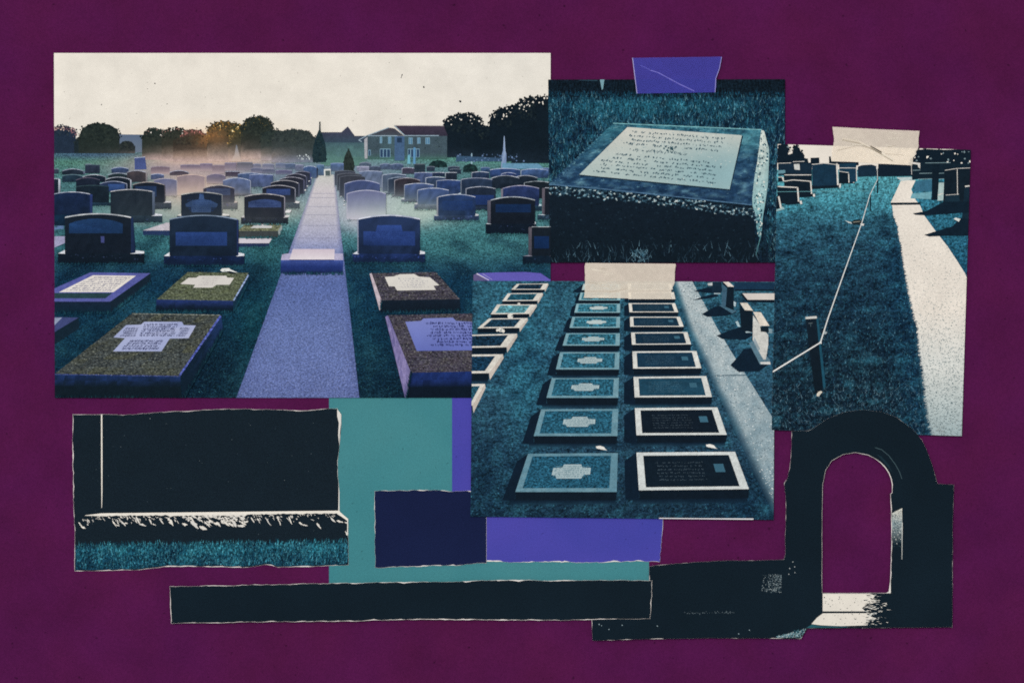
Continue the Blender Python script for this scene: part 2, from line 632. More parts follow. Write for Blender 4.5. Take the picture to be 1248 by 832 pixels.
def main_print():
    P = mp
    # sky
    pc = Piece(M, M.whole())
    pc.quad([(66, 65), (671, 65), (671, 200), (66, 200)], lambda x, y: mixc(mixc((237, 231, 219), (250, 222, 186), 1.0 * gauss(x, y, 258, 174, 80, 18)), (228, 226, 218), 0.3 * gauss(x, y, 620, 80, 120, 60)), 40, 12)
    for _ in range(46):
        x, y = U(72, 664), U(70, 150)
        pc.poly(blob(x, y, U(0.25, 0.6), 6), (150, 146, 138), 0.4)
    for x, y, r in ((516.5, 106.5, 1.1), (561, 123.8, 1.3), (490, 92, .9), (489, 95, .6), (189, 102, .8), (204, 127, .7), (124, 128, .7)):
        pc.poly(blob(x, y, r, 7), (30, 34, 40), 0.5)
    pc.poly(line((489.3, 94.5), (490.5, 90.5), 0.7), (60, 60, 62), 0.6)
    pc.build('sky', GRAIN_SOFT, P)
    # far hill
    pc = Piece(M, M.coats((66, 150, 300, 200)))
    pc.quad([(140, 164), (182, 164.5), (182, 192), (140, 192)], lambda x, y: mixc((92, 108, 132), (110, 124, 140), (y - 164) / 26), 6, 4)
    pc.build('hill', GRAIN_SOFT, P)

    # lawn
    L = M.whole(8)
    veil = lambda x, y: 1.0 - .85 * misty(x, y)[0]
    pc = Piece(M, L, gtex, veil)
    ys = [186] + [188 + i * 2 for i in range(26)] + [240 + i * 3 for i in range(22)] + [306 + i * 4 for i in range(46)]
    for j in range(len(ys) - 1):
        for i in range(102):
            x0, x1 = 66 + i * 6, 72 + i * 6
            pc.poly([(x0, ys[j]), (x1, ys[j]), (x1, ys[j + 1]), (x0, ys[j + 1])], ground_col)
    blades(pc, 9000, (66, 296, 671, 490), lambda x, y: (y - 150) * 0.013, lambda x, y: mixc(ground_col(x, y), random.choice([(70, 128, 130), (6, 20, 34), (6, 20, 34), (44, 104, 112)]), U(0.15, 0.6)), 1.2, 0.8, d=6)
    blades(pc, 1600, (66, 236, 671, 320), 1.6, lambda x, y: mixc(ground_col(x, y), random.choice([(110, 160, 150), (20, 60, 74)]), U(0.1, 0.4)), 1.3, 0.8, d=6)
    tag(pc.build('lawn', GRASS, P), kind='stuff')

    # trees on the skyline
    def tree(cx, cy, rx, ry, col, base, trunk=None, lit=None, leafy=0, holes=0, n=26, holecol=CREAM, flat=0.0):
        lv = M.coats((cx - rx * 1.2, cy - ry * 1.3, cx + rx * 1.2, base + 2), 6)
        pc = Piece(M, lv)
        rim = []
        for i in range(n):
            a = math.pi * (1 - i / (n - 1))
            rr = U(0.93, 1.05)
            rim.append((cx + math.cos(a) * rx * rr, cy - abs(math.sin(a)) ** (0.75 - flat) * ry * rr))
        rim.sort()
        for i in range(len(rim) - 1):
            p, q = rim[i], rim[i + 1]
            for k in range(4):
                t0, t1 = k / 4, (k + 1) / 4
                A = (p[0], p[1] + (base - p[1]) * t0)
                B = (q[0], q[1] + (base - q[1]) * t0)
                C_ = (q[0], q[1] + (base - q[1]) * t1)
                D = (p[0], p[1] + (base - p[1]) * t1)
                pc.poly([A, B, C_, D], lambda x, y: tree_col(x, y, col, cy - ry, base))
        for i in range(int(rx * ry * 0.55) + 20):
            a, k = U(0, math.pi), math.sqrt(R())
            x, y = cx + math.cos(a) * rx * k, cy - math.sin(a) * ry * k * 0.98 + (1 - k) * ry * 0.3
            c = tree_col(x, y, col, cy - ry, base)
            pc.poly(blob(x, y, U(0.5, 1.8), 7), mixc(c, random.choice([(78, 86, 70), (8, 16, 22), (8, 16, 22), (50, 62, 60)]), U(0.05, 0.3)), 1 + R())
        if leafy:
            for i in range(leafy * 2):
                p = random.choice(rim)
                pc.poly(blob(p[0] + U(-2.2, 2.2), p[1] + random.gauss(0.4, 1.1), U(0.4, 1.3), 6), mixc(col, (6, 12, 18), U(0, .5)), 2 + R())
        if lit:
            for i in range(int(lit[0] * 2.6)):
                p = random.choice(rim[: len(rim)])
                pc.poly(blob(p[0] + U(-3, 3), p[1] + U(0, lit[2]), U(0.3, 0.85), 6), mixc(lit[1], col, U(0.1, 0.85)), 3 + R())
        for i in range(holes):
            a, k = U(0.3, 2.8), U(0.45, 0.97)
            pc.poly(blob(cx + math.cos(a) * rx * k, cy - math.sin(a) * ry * k, U(0.4, 1.15), 6), holecol, 4 + R())
        root = pc.build('tree', GRAIN, P)
        if trunk:
            tk = Piece(M, lv + 5)
            tk.poly([(trunk[0] - trunk[1], trunk[2]), (trunk[0] + trunk[1], trunk[2]), (trunk[0] + trunk[1] * 1.3, trunk[3]), (trunk[0] - trunk[1] * 1.3, trunk[3])], lambda x, y: mixc((50, 50, 48), (168, 146, 134), (y - trunk[2]) / (trunk[3] - trunk[2])))
            tk.build('trunk', GRAIN, root)
        return root

    def tree_col(x, y, c, top, base):
        a, k = misty(x, y + 3)
        t = max(0, (y - top) / max(1, base - top))
        c2 = mixc(c, (84, 68, 58), 0.55 * gauss(x, y, 250, 186, 70, 18))
        c2 = mixc(c2, (222, 146, 84), 0.7 * gauss(x, y, 260, 169, 20, 9))
        c2 = mixc(c2, (46, 50, 48), .75 * max(0, min(1, (t - .3) / .35)) * (1 if c[0] > c[2] + 8 else 0))
        return mixc(c2, k, min(1, a * (0.12 + 1.1 * t ** 3))) if a > 0 else c2

    tree(76, 163, 16, 9, (34, 48, 66), 187, lit=(44, (196, 130, 130), 4), leafy=34, holes=12, holecol=(230, 205, 190))
    tree(99, 176, 8, 9, (30, 42, 48), 187)
    tree(121, 170, 25, 19.5, (36, 46, 44), 187, leafy=26, flat=0.1)
    tree(155, 182, 10, 10, (38, 46, 48), 187)
    tree(190, 168, 16, 11, (40, 50, 46), 195, leafy=20, holes=4, lit=(8, (200, 150, 140), 3))
    tree(214, 166, 16, 10, (44, 50, 44), 196, leafy=20, holes=5, lit=(10, (206, 150, 140), 3))
    tree(236, 167, 14, 9, (78, 62, 56), 196, lit=(36, (222, 140, 130), 4), leafy=8)
    tree(246, 175, 34, 10, (48, 46, 40), 197)
    tree(273, 164, 21, 16, (70, 62, 44), 197, lit=(46, (214, 156, 82), 10), leafy=26, holes=3, holecol=(250, 220, 160))
    tree(291, 166, 12, 14, (66, 66, 46), 196, lit=(26, (232, 182, 104), 16), leafy=12, holes=4, holecol=(255, 228, 170))
    tree(314, 160, 20, 18, (38, 46, 42), 194, leafy=26, lit=(14, (130, 110, 60), 10))
    tree(334, 172, 16, 13, (44, 56, 54), 196, leafy=16)
    tree(358, 172, 26, 14, (52, 62, 62), 198, leafy=24, flat=0.1)
    tree(565, 157, 25, 18.5, (17, 30, 40), 192, leafy=60, holes=16, flat=0.05)
    tree(594, 167, 16, 13, (15, 28, 38), 194, leafy=10)
    tree(624, 150, 27, 20, (15, 28, 38), 197, leafy=80, holes=38)
    tree(652, 142, 28, 24, (15, 28, 38), 199, leafy=90, holes=34)
    tree(668, 130, 14, 12, (15, 28, 38), 180, leafy=60, holes=16)

    # pointed evergreens by the path
    def cypress(cx, top, base, hw, col, spire=None):
        lv = M.coats((cx - hw - 2, top - 14, cx + hw + 2, base + 1), 3)
        pc = Piece(M, lv)
        n = 12
        l, r = [], []
        for i in range(n + 1):
            t = i / n
            ww = hw * (math.sin(min(1, t * 1.25) * math.pi / 2) ** 0.8) * (1 if t < 0.9 else 0.9)
            l.append((cx - ww * U(.88, 1.08), top + (base - top) * t))
            r.append((cx + ww * U(.88, 1.08), top + (base - top) * t))
        for i in range(n):
            pc.poly([l[i], r[i], r[i + 1], l[i + 1]], mixc(col, (80, 90, 80), 0.1 * R()))
        for i in range(int(hw * (base - top) * 0.35)):
            t = R()
            pc.poly(blob(cx + U(-1, 1) * hw * min(1, t * 1.2) * .95, top + (base - top) * t, U(.5, 1.3), 6), mixc(col, random.choice([(10, 18, 22), (70, 88, 80)]), U(.1, .4)), 1 + R())
        if spire:
            pc.poly(line((cx + spire[0], top + 3), (cx + spire[0], spire[1]), 2.0, 1.4), (50, 62, 66), 1.6)
        pc.build('evergreen_tree', GRAIN, P)

    # hedge by the house and the bush behind the stones
    for cx, cy, rx, ry in ((534, 204, 11, 8), (573, 210, 9, 10)):
        lv = M.coats((cx - rx - 2, cy - ry - 2, cx + rx + 2, cy + 3), 2)
        pc = Piece(M, lv)
        pc.poly([(cx + math.cos(a * math.pi / 12) * rx * U(.95, 1.05), cy - (math.sin(a * math.pi / 12) ** .6) * ry * U(.95, 1.05)) for a in range(13)], (24, 44, 48))
        for i in range(30):
            a, k = U(0.1, 3.0), math.sqrt(R())
            pc.poly(blob(cx + math.cos(a) * rx * k * .9, cy - math.sin(a) * ry * k * .9, U(.6, 1.4)), mixc((24, 44, 48), random.choice([(10, 20, 26), (44, 84, 80)]), U(.2, .6)), 1 + R())
        pc.build('bush', GRAIN, P)

    # church-like roof behind the house
    lv = M.coats((384, 150, 445, 203), 3)
    root = Piece(M, lv)
    root.quad([(391, 172), (446, 172), (446, 202), (391, 202)], lambda x, y: mixc((66, 92, 102), (92, 132, 124), (y - 172) / 26), 6, 5)
    for i in range(9):
        x = U(396, 436)
        root.poly([(x, U(176, 190)), (x + U(4, 12), U(176, 190)), (x + 8, 192)], (82, 116, 118), 0.3 + R() * .6)
    root = root.build('church', GRAIN, P)
    rf = Piece(M, lv + 1)
    rf.poly([(391, 161.5), (416, 161.5), (424, 154.5), (432.5, 166), (448, 166), (448, 174), (391, 174)], lambda x, y: mixc((62, 62, 82), (56, 74, 90), (y - 158) / 16))
    rf.build('roof', GRAIN, root)

    # two-storey house
    lv = M.coats((436, 150, 546, 200), 6)
    hb = Piece(M, lv)
    hb.quad([(447, 166), (545, 166), (545, 194), (447, 194)], lambda x, y: mixc(mixc((66, 84, 94), (70, 98, 104), 0.5 * (467 < x < 500)), (72, 116, 104), max(0, (y - 188) / 8)), 14, 7)
    for i in range(180):
        x, y = U(450, 544), U(168, 192)
        hb.poly(blob(x, y, U(.3, .8), 5), mixc((58, 80, 86), random.choice([(36, 52, 62), (86, 104, 104)]), .5), 0.5)
    hb.poly([(444, 170), (448, 167), (448, 193.5), (444.5, 193.5)], (168, 170, 176), 0.8)
    hb.poly([(481, 166), (493, 166), (493, 196), (481, 196)], (70, 98, 132), 0.7)
    hb.poly([(484, 168), (490, 168), (490, 174), (484, 174)], (38, 58, 84), 0.85)
    house = hb.build('house', GRAIN, P)
    r1 = Piece(M, lv + 2)
    r1.poly([(447, 165.5), (474, 156), (481, 157), (492, 165.5)], lambda x, y: mixc((66, 62, 74), (74, 88, 96), max(0, (y - 160) / 8)))
    r1.poly([(480, 153.3), (541, 153.8), (546, 166), (493, 166)], lambda x, y: mixc((64, 56, 72), (52, 50, 66), max(0, (y - 154) / 11)), 0.3)
    for p, q in (((437, 171), (447, 165.8)), ((447, 165.8), (474, 155.8)), ((480.5, 153), (493, 165)), ((447, 165.8), (484, 165.8)), ((493, 165.6), (535, 165.6)), ((437, 171), (441, 173))):
        r1.poly(line(p, q, 1.0), (150, 172, 186), 0.7)
    r1.poly(line((480, 153.2), (541, 153.6), 0.8), (190, 184, 180), 0.75)
    r1.build('roof', GRAIN, house)
    for x0, y0, x1, y1, k in ((463, 167, 466, 175, 2), (473, 167, 477, 175.5, 2), (498, 168, 503, 176, 2), (508.5, 168, 512.5, 175.5, 2), (518.5, 168, 524, 176, 2), (463, 181.5, 476, 192, 3), (497, 181.5, 511.5, 192, 4), (449, 183, 452, 190, 1)):
        fr = Piece(M, lv + 3)
        fr.poly([(x0, y0), (x1, y0), (x1, y1), (x0, y1)], (126, 164, 184))
        f = fr.build('window', GRAIN_SOFT, house)
        pn = Piece(M, lv + 4)
        n = k
        for i in range(n):
            a, b = x0 + .6 + (x1 - x0 - .6) * i / n, x0 + (x1 - x0 - .0) * (i + 1) / n - .6
            pn.poly([(a, y0 + .8), (b, y0 + .8), (b, y1 - .3), (a, y1 - .3)], (46, 70, 100) if y1 > 180 else (84, 128, 160))
        pn.build('pane', GRAIN_SOFT, f)
    cypress(389.5, 158, 198, 9, (28, 48, 56), spire=(0.4, 148.5))
    cypress(425, 182, 210, 7, (38, 48, 46))
    # distant white posts, flowers and the pale obelisk by the trees
    def obelisk(pts, col, name):
        pc = Piece(M, M.coats(bbox(*pts), 2))
        pc.poly(pts, col)
        return pc.build(name, GRAIN_SOFT, P)
    obelisk([(614.2, 166), (615, 166), (616, 184), (617.2, 188), (617, 205), (610.5, 205), (611.8, 188), (613, 184)], lambda x, y: mixc((112, 134, 172), (158, 178, 206), 0.5 + 0.5 * math.sin(x * 3)), 'obelisk')
    obelisk([(288, 177), (289, 177), (292, 189), (295, 197), (281, 197), (286, 189)], lambda x, y: mixc((112, 124, 136), (208, 184, 170), (y - 177) / 16), 'obelisk')
    obelisk([(574.3, 187), (575.5, 187), (575.8, 200), (573.8, 200)], (150, 180, 196), 'post')
    obelisk([(497, 190), (499.5, 188), (500.5, 200), (496.5, 200)], (112, 176, 196), 'shrub_guard')
    obelisk([(504, 180), (506.5, 180), (506.5, 200), (503.5, 200)], (96, 150, 190), 'shrub_guard')
    pc = Piece(M, M.coats((355, 184, 380, 198), 2))
    for i in range(16):
        pc.poly(blob(U(362, 379), U(189, 194.5), U(.4, 1.0), 6), (214, 224, 224), R())
    pc.build('flowers', GRAIN_SOFT, P)
    pc = Piece(M, M.coats((546, 186, 640, 200), 2))
    for i in range(46):
        x = U(552, 640)
        pc.poly(blob(x, U(188, 197), U(.5, 1.2), 6), mixc((120, 146, 186), (34, 58, 84), U(.1, .8)), R())
    pc.quad([(556, 190), (612, 193), (612, 197), (556, 197)], (56, 84, 112), 4, 1)
    pc.build('low_wall', GRAIN, P)
    pc = Piece(M, M.coats((610, 198, 668, 208), 1))
    pc.quad([(612, 199), (656, 199.5), (664, 206), (612, 206)], (104, 150, 178), 4, 1)
    pc.build('hedge_bank', GRAIN, P)

    # the path
    pc = Piece(M, M.coats((286, 212, 440, 486), 3), gtex, lambda x, y: max(.25, min(1, (y - 230) / 110)))
    PS = [(213, (200, 202, 196)), (232, (206, 200, 204)), (262, (192, 190, 200)), (290, (166, 168, 194)), (318, (114, 128, 180)), (345, (90, 108, 164)), (400, (101, 118, 170)), (450, (102, 118, 170)), (486, (96, 110, 160))]
    ys = list(range(213, 300, 4)) + list(range(300, 490, 6))
    lx = lambda y: 385.5 - 0.3606 * (y - 215)
    rx = lambda y: 408 + 0.1115 * (y - 215)
    for a, b in zip(ys, ys[1:]):
        pc.quad([(lx(a), a), (rx(a), a), (rx(b), b), (lx(b), b)], lambda x, y: mixc(ramp(PS, y), (78, 92, 142), 0.5 * max(0, 1 - min(x - lx(y), rx(y) - x) / (2 + (y - 200) * 0.02))), 10, 1)
    for y in (236, 241, 252, 262, 275, 290):
        pc.poly(line((lx(y), y), (rx(y), y), 0.8), mixc(ramp(PS, y), (110, 112, 140), 0.35), 1)
    for _ in range(2600):
        y = 300 + 186 * math.sqrt(R())
        x = U(lx(y), rx(y))
        pc.poly(blob(x, y, U(.3, .8) * (y - 168) / 230, 5, 0.6), mixc(ramp(PS, y), random.choice([(44, 54, 110), (150, 160, 206)]), U(.2, .6)), 1 + R())
    tag(pc.build('path', PAVE, P), 'pale violet gravel path running to the horizon')

    # ---------------- headstones
    def stone(x0, x1, yt, yb, col, arch=0.09, rim=(196, 204, 224), rw=None, side=None, plaque=None, base=None, fog=0.0, shadow=0.0, top=None, name='headstone', grad=0.0, rimside=None):
        W_ = x1 - x0
        ar = arch * W_
        col = grey(deviolet(col), .2)
        fog = max(fog, .3 if yb < 252 and (x0 > 180) else .12)
        if plaque:
            plaque = plaque[:4] + (grey(deviolet(plaque[4]), .08),) + plaque[5:]
        if base:
            base = base[:3] + (grey(deviolet(base[3]), .1),) + base[4:]
        rw = rw if rw is not None else max(0.7, W_ * 0.02)
        sidew = side[1] if side else 0
        bb = (min(x0 - sidew, base[0] if base else x0) - 1, yt - 2, max(x1 + sidew, base[1] if base else x1) + 1, (base[2] if base else yb) + 4)
        lv = M.coats(bb, 6)

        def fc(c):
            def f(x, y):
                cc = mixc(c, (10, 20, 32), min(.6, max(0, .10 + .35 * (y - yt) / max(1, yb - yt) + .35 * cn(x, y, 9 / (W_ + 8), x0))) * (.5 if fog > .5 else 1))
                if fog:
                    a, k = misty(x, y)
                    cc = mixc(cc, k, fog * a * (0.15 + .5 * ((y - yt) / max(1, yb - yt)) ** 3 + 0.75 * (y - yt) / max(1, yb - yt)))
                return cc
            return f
        topy = lambda u: yt + ar * (1 - math.sin(math.pi * u) ** 0.9) if arch > 0 else yt
        n = 10
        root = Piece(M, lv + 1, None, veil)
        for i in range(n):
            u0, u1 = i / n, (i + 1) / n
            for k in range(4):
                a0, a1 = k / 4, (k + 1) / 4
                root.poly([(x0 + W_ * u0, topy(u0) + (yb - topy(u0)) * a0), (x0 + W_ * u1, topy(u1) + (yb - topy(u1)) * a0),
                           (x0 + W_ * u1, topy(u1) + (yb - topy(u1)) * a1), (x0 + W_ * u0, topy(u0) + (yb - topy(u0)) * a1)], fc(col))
        if side:
            s = 1 if side[0] == 'R' else -1
            xe = x1 if s > 0 else x0
            lean = side[3] if len(side) > 3 else 0
            root.poly([(xe, topy(0)), (xe + s * side[1], topy(0) + 0.6), (xe + s * (side[1] + lean), yb - 1), (xe, yb)], fc(side[2]), 0.0)
        if rim:
            for i in range(n):
                u0, u1 = i / n, (i + 1) / n
                root.poly([(x0 + W_ * u0, topy(u0) - rw * 0.4), (x0 + W_ * u1, topy(u1) - rw * 0.4), (x0 + W_ * u1, topy(u1) + rw * 0.6), (x0 + W_ * u0, topy(u0) + rw * 0.6)], mixc(rim, col, U(0, .35)), 2.4)
            if rimside:
                xe = x1 if rimside == 'R' else x0
                root.poly(line((xe, topy(0)), (xe, yb), max(0.8, rw * 0.7)), fc(mixc(rim, col, 0.2)), 2.6)
        o = root.build(name, GRAIN, P)
        fx0, fx1, fy = (base[0], base[1], base[2]) if base else (x0, x1, yb)
        TUFT[:] = [t_ for t_ in TUFT if not (bb[0] < t_[0] < bb[2] and bb[1] + 2 < t_[1] < bb[3] - 3)]
        if fy > 225:
            for i in range(int((fx1 - fx0) * 1.6)):
                TUFT.append((U(fx0 - 1, fx1 + 1), fy + U(.2, 1.2), (fy - 165) * .014 + .5))
        if base:
            bx0, bx1, by, bc = base[:4]
            tc = base[4] if len(base) > 4 else (200, 206, 222)
            bp = Piece(M, lv)
            th = max(1.0, W_ * 0.055)
            bp.quad([(bx0, yb), (bx1, yb), (bx1, by), (bx0, by)], lambda x, y: mixc(fc(bc)(x, y), (10, 22, 34), 0.35 * max(0, (y - yb) / max(1, by - yb)) * (0 if fog > .6 else 1)), 12, 3)
            if tc:
                bp.poly([(bx0, yb), (x0 - 0.2, yb - th), (x0 + 1, yb), (x0, yb + .4)], tc, 0.3)
                bp.poly([(x1 - 1, yb + .4), (x1, yb - th), (bx1, yb - th * 0.6), (bx1, yb)], tc, 0.3)
                for i in range(int((bx1 - bx0) / 3)):
                    x = U(bx0, bx1)
                    bp.poly(blob(x, yb + (by - yb) * U(.1, .6), U(.4, 1.2), 6, .7), mixc(bc, random.choice([(90, 100, 160), (10, 18, 30)]), U(.1, .4)), 0.5)
            bp.build('base', GRAIN, o)
        if plaque:
            px0, px1, py0, py1, pcx = plaque[:5]
            sty = plaque[5] if len(plaque) > 5 else 'rect'
            pp = Piece(M, lv + 4)
            pw, ph = px1 - px0, py1 - py0
            if sty == 'tier':
                pts = [(px0, py0 + ph * .3), (px0 + pw * .24, py0 + ph * .3), (px0 + pw * .27, py0), (px1 - pw * .27, py0), (px1 - pw * .24, py0 + ph * .3), (px1, py0 + ph * .3), (px1, py1), (px0, py1)]
            elif sty == 'arch':
                pts = [(px0, py0 + ph * .35)] + [(px0 + pw * t / 8, py0 + ph * .3 * (1 - math.sin(math.pi * t / 8))) for t in range(1, 8)] + [(px1, py0 + ph * .35), (px1, py1), (px0, py1)]
            elif sty == 'shield':
                pts = [(px0, py0 + ph * .55), (px0 + pw * .22, py0 + ph * .35), (px0 + pw * .42, py0 + ph * .3), (px0 + pw * .44, py0), (px0 + pw * .56, py0), (px0 + pw * .58, py0 + ph * .3), (px0 + pw * .78, py0 + ph * .35), (px1, py0 + ph * .55), (px1 - pw * .04, py0 + ph * .72), (px1 - pw * .2, py0 + ph * .74), (px1 - pw * .22, py1), (px0 + pw * .2, py1), (px0 + pw * .18, py0 + ph * .72), (px0 + pw * .03, py0 + ph * .7)]
            else:
                pts = [(px0, py0), (px1, py0), (px1, py1), (px0, py1)]
            pp.poly(pts, fc(pcx))
            if pw > 22:
                writing(pp, [(px0, py0 + ph * .25), (px1, py0 + ph * .25), (px1, py1), (px0, py1)], max(2, int(ph / 3.4)), mixc(pcx, (12, 22, 50), .42), fill=.85, size=.75, d=.3)
            pp.build('plaque', GRAIN, o)
        return o

    TUFT = []
    NAVY_, SLATE, MID = (32, 46, 84), (40, 54, 72), (74, 90, 146)
    far = [  # x0, x1, top, foot, colour, arch, fog
        (104, 112, 200, 205, (70, 92, 110), .05, .2), (66, 72, 206, 212, (60, 74, 96), .1, .1), (336, 348, 199, 205, (96, 110, 150), .04, .4), (348, 360, 199.5, 206, (88, 106, 150), .04, .4),
        (308, 318, 200, 206, (96, 104, 140), .06, .5), (320, 334, 200, 206, (104, 110, 146), .05, .5), (220, 244, 201, 208, (104, 92, 122), .02, .5), (244, 259, 199.6, 209, (112, 98, 134), .02, .5),
        (259, 274, 201.5, 212, (124, 104, 122), .02, .5), (274, 288.4, 198.6, 208, (112, 104, 134), .0, .35), (289, 308, 198, 207.5, (86, 92, 112), .02, .3), (184, 207, 203, 212, (112, 92, 110), .05, .5),
        (360, 370, 201, 208, (120, 124, 160), .05, .4), (438, 452, 198, 203, (84, 100, 128), .12, .3), (463, 477, 199.6, 206.5, (92, 108, 150), .1, .2), (477, 491.5, 199.6, 207, (86, 102, 146), .1, .2),
        (505, 518, 200.2, 210, (38, 56, 68), .0, 0), (520, 530, 203, 209, (48, 62, 84), .06, 0), (546, 560, 203, 209, (46, 60, 84), .06, 0), (548, 562, 206, 212, (40, 56, 76), .06, 0),
        (586, 597, 204, 210, (70, 96, 150), .06, 0), (660, 671, 205, 214, (82, 108, 168), .06, 0), (403, 419, 199, 208.5, (100, 122, 182), .04, .3), (386, 395, 201, 214, (92, 122, 172), .04, .2),
        (320, 335, 206, 211, (78, 84, 116), .05, .3), (336, 356, 207.5, 212.5, (84, 80, 122), .05, .3), (306, 320, 205, 211, (88, 92, 128), .05, .4)]
    for x0, x1, a, b, c, ar, fg in sorted(far, key=lambda s: s[3]):
        stone(x0, x1, a, b, c, ar, rim=mixc(c, (220, 222, 230), .45), rw=.8, fog=min(1, fg + (.4 if 180 < x0 < 340 else .1)))
    # tall tilted blue stone at the back
    pc = Piece(M, M.coats((162, 190, 180, 209), 2))
    pc.poly([(164, 192.6), (177, 191.6), (179, 206.5), (164.4, 207)], (72, 86, 136))
    pc.poly(line((164, 192.6), (177, 191.6), .8), (180, 190, 214), .5)
    pc.build('headstone', GRAIN, P)

    W8 = (214, 220, 232)
    S = stone
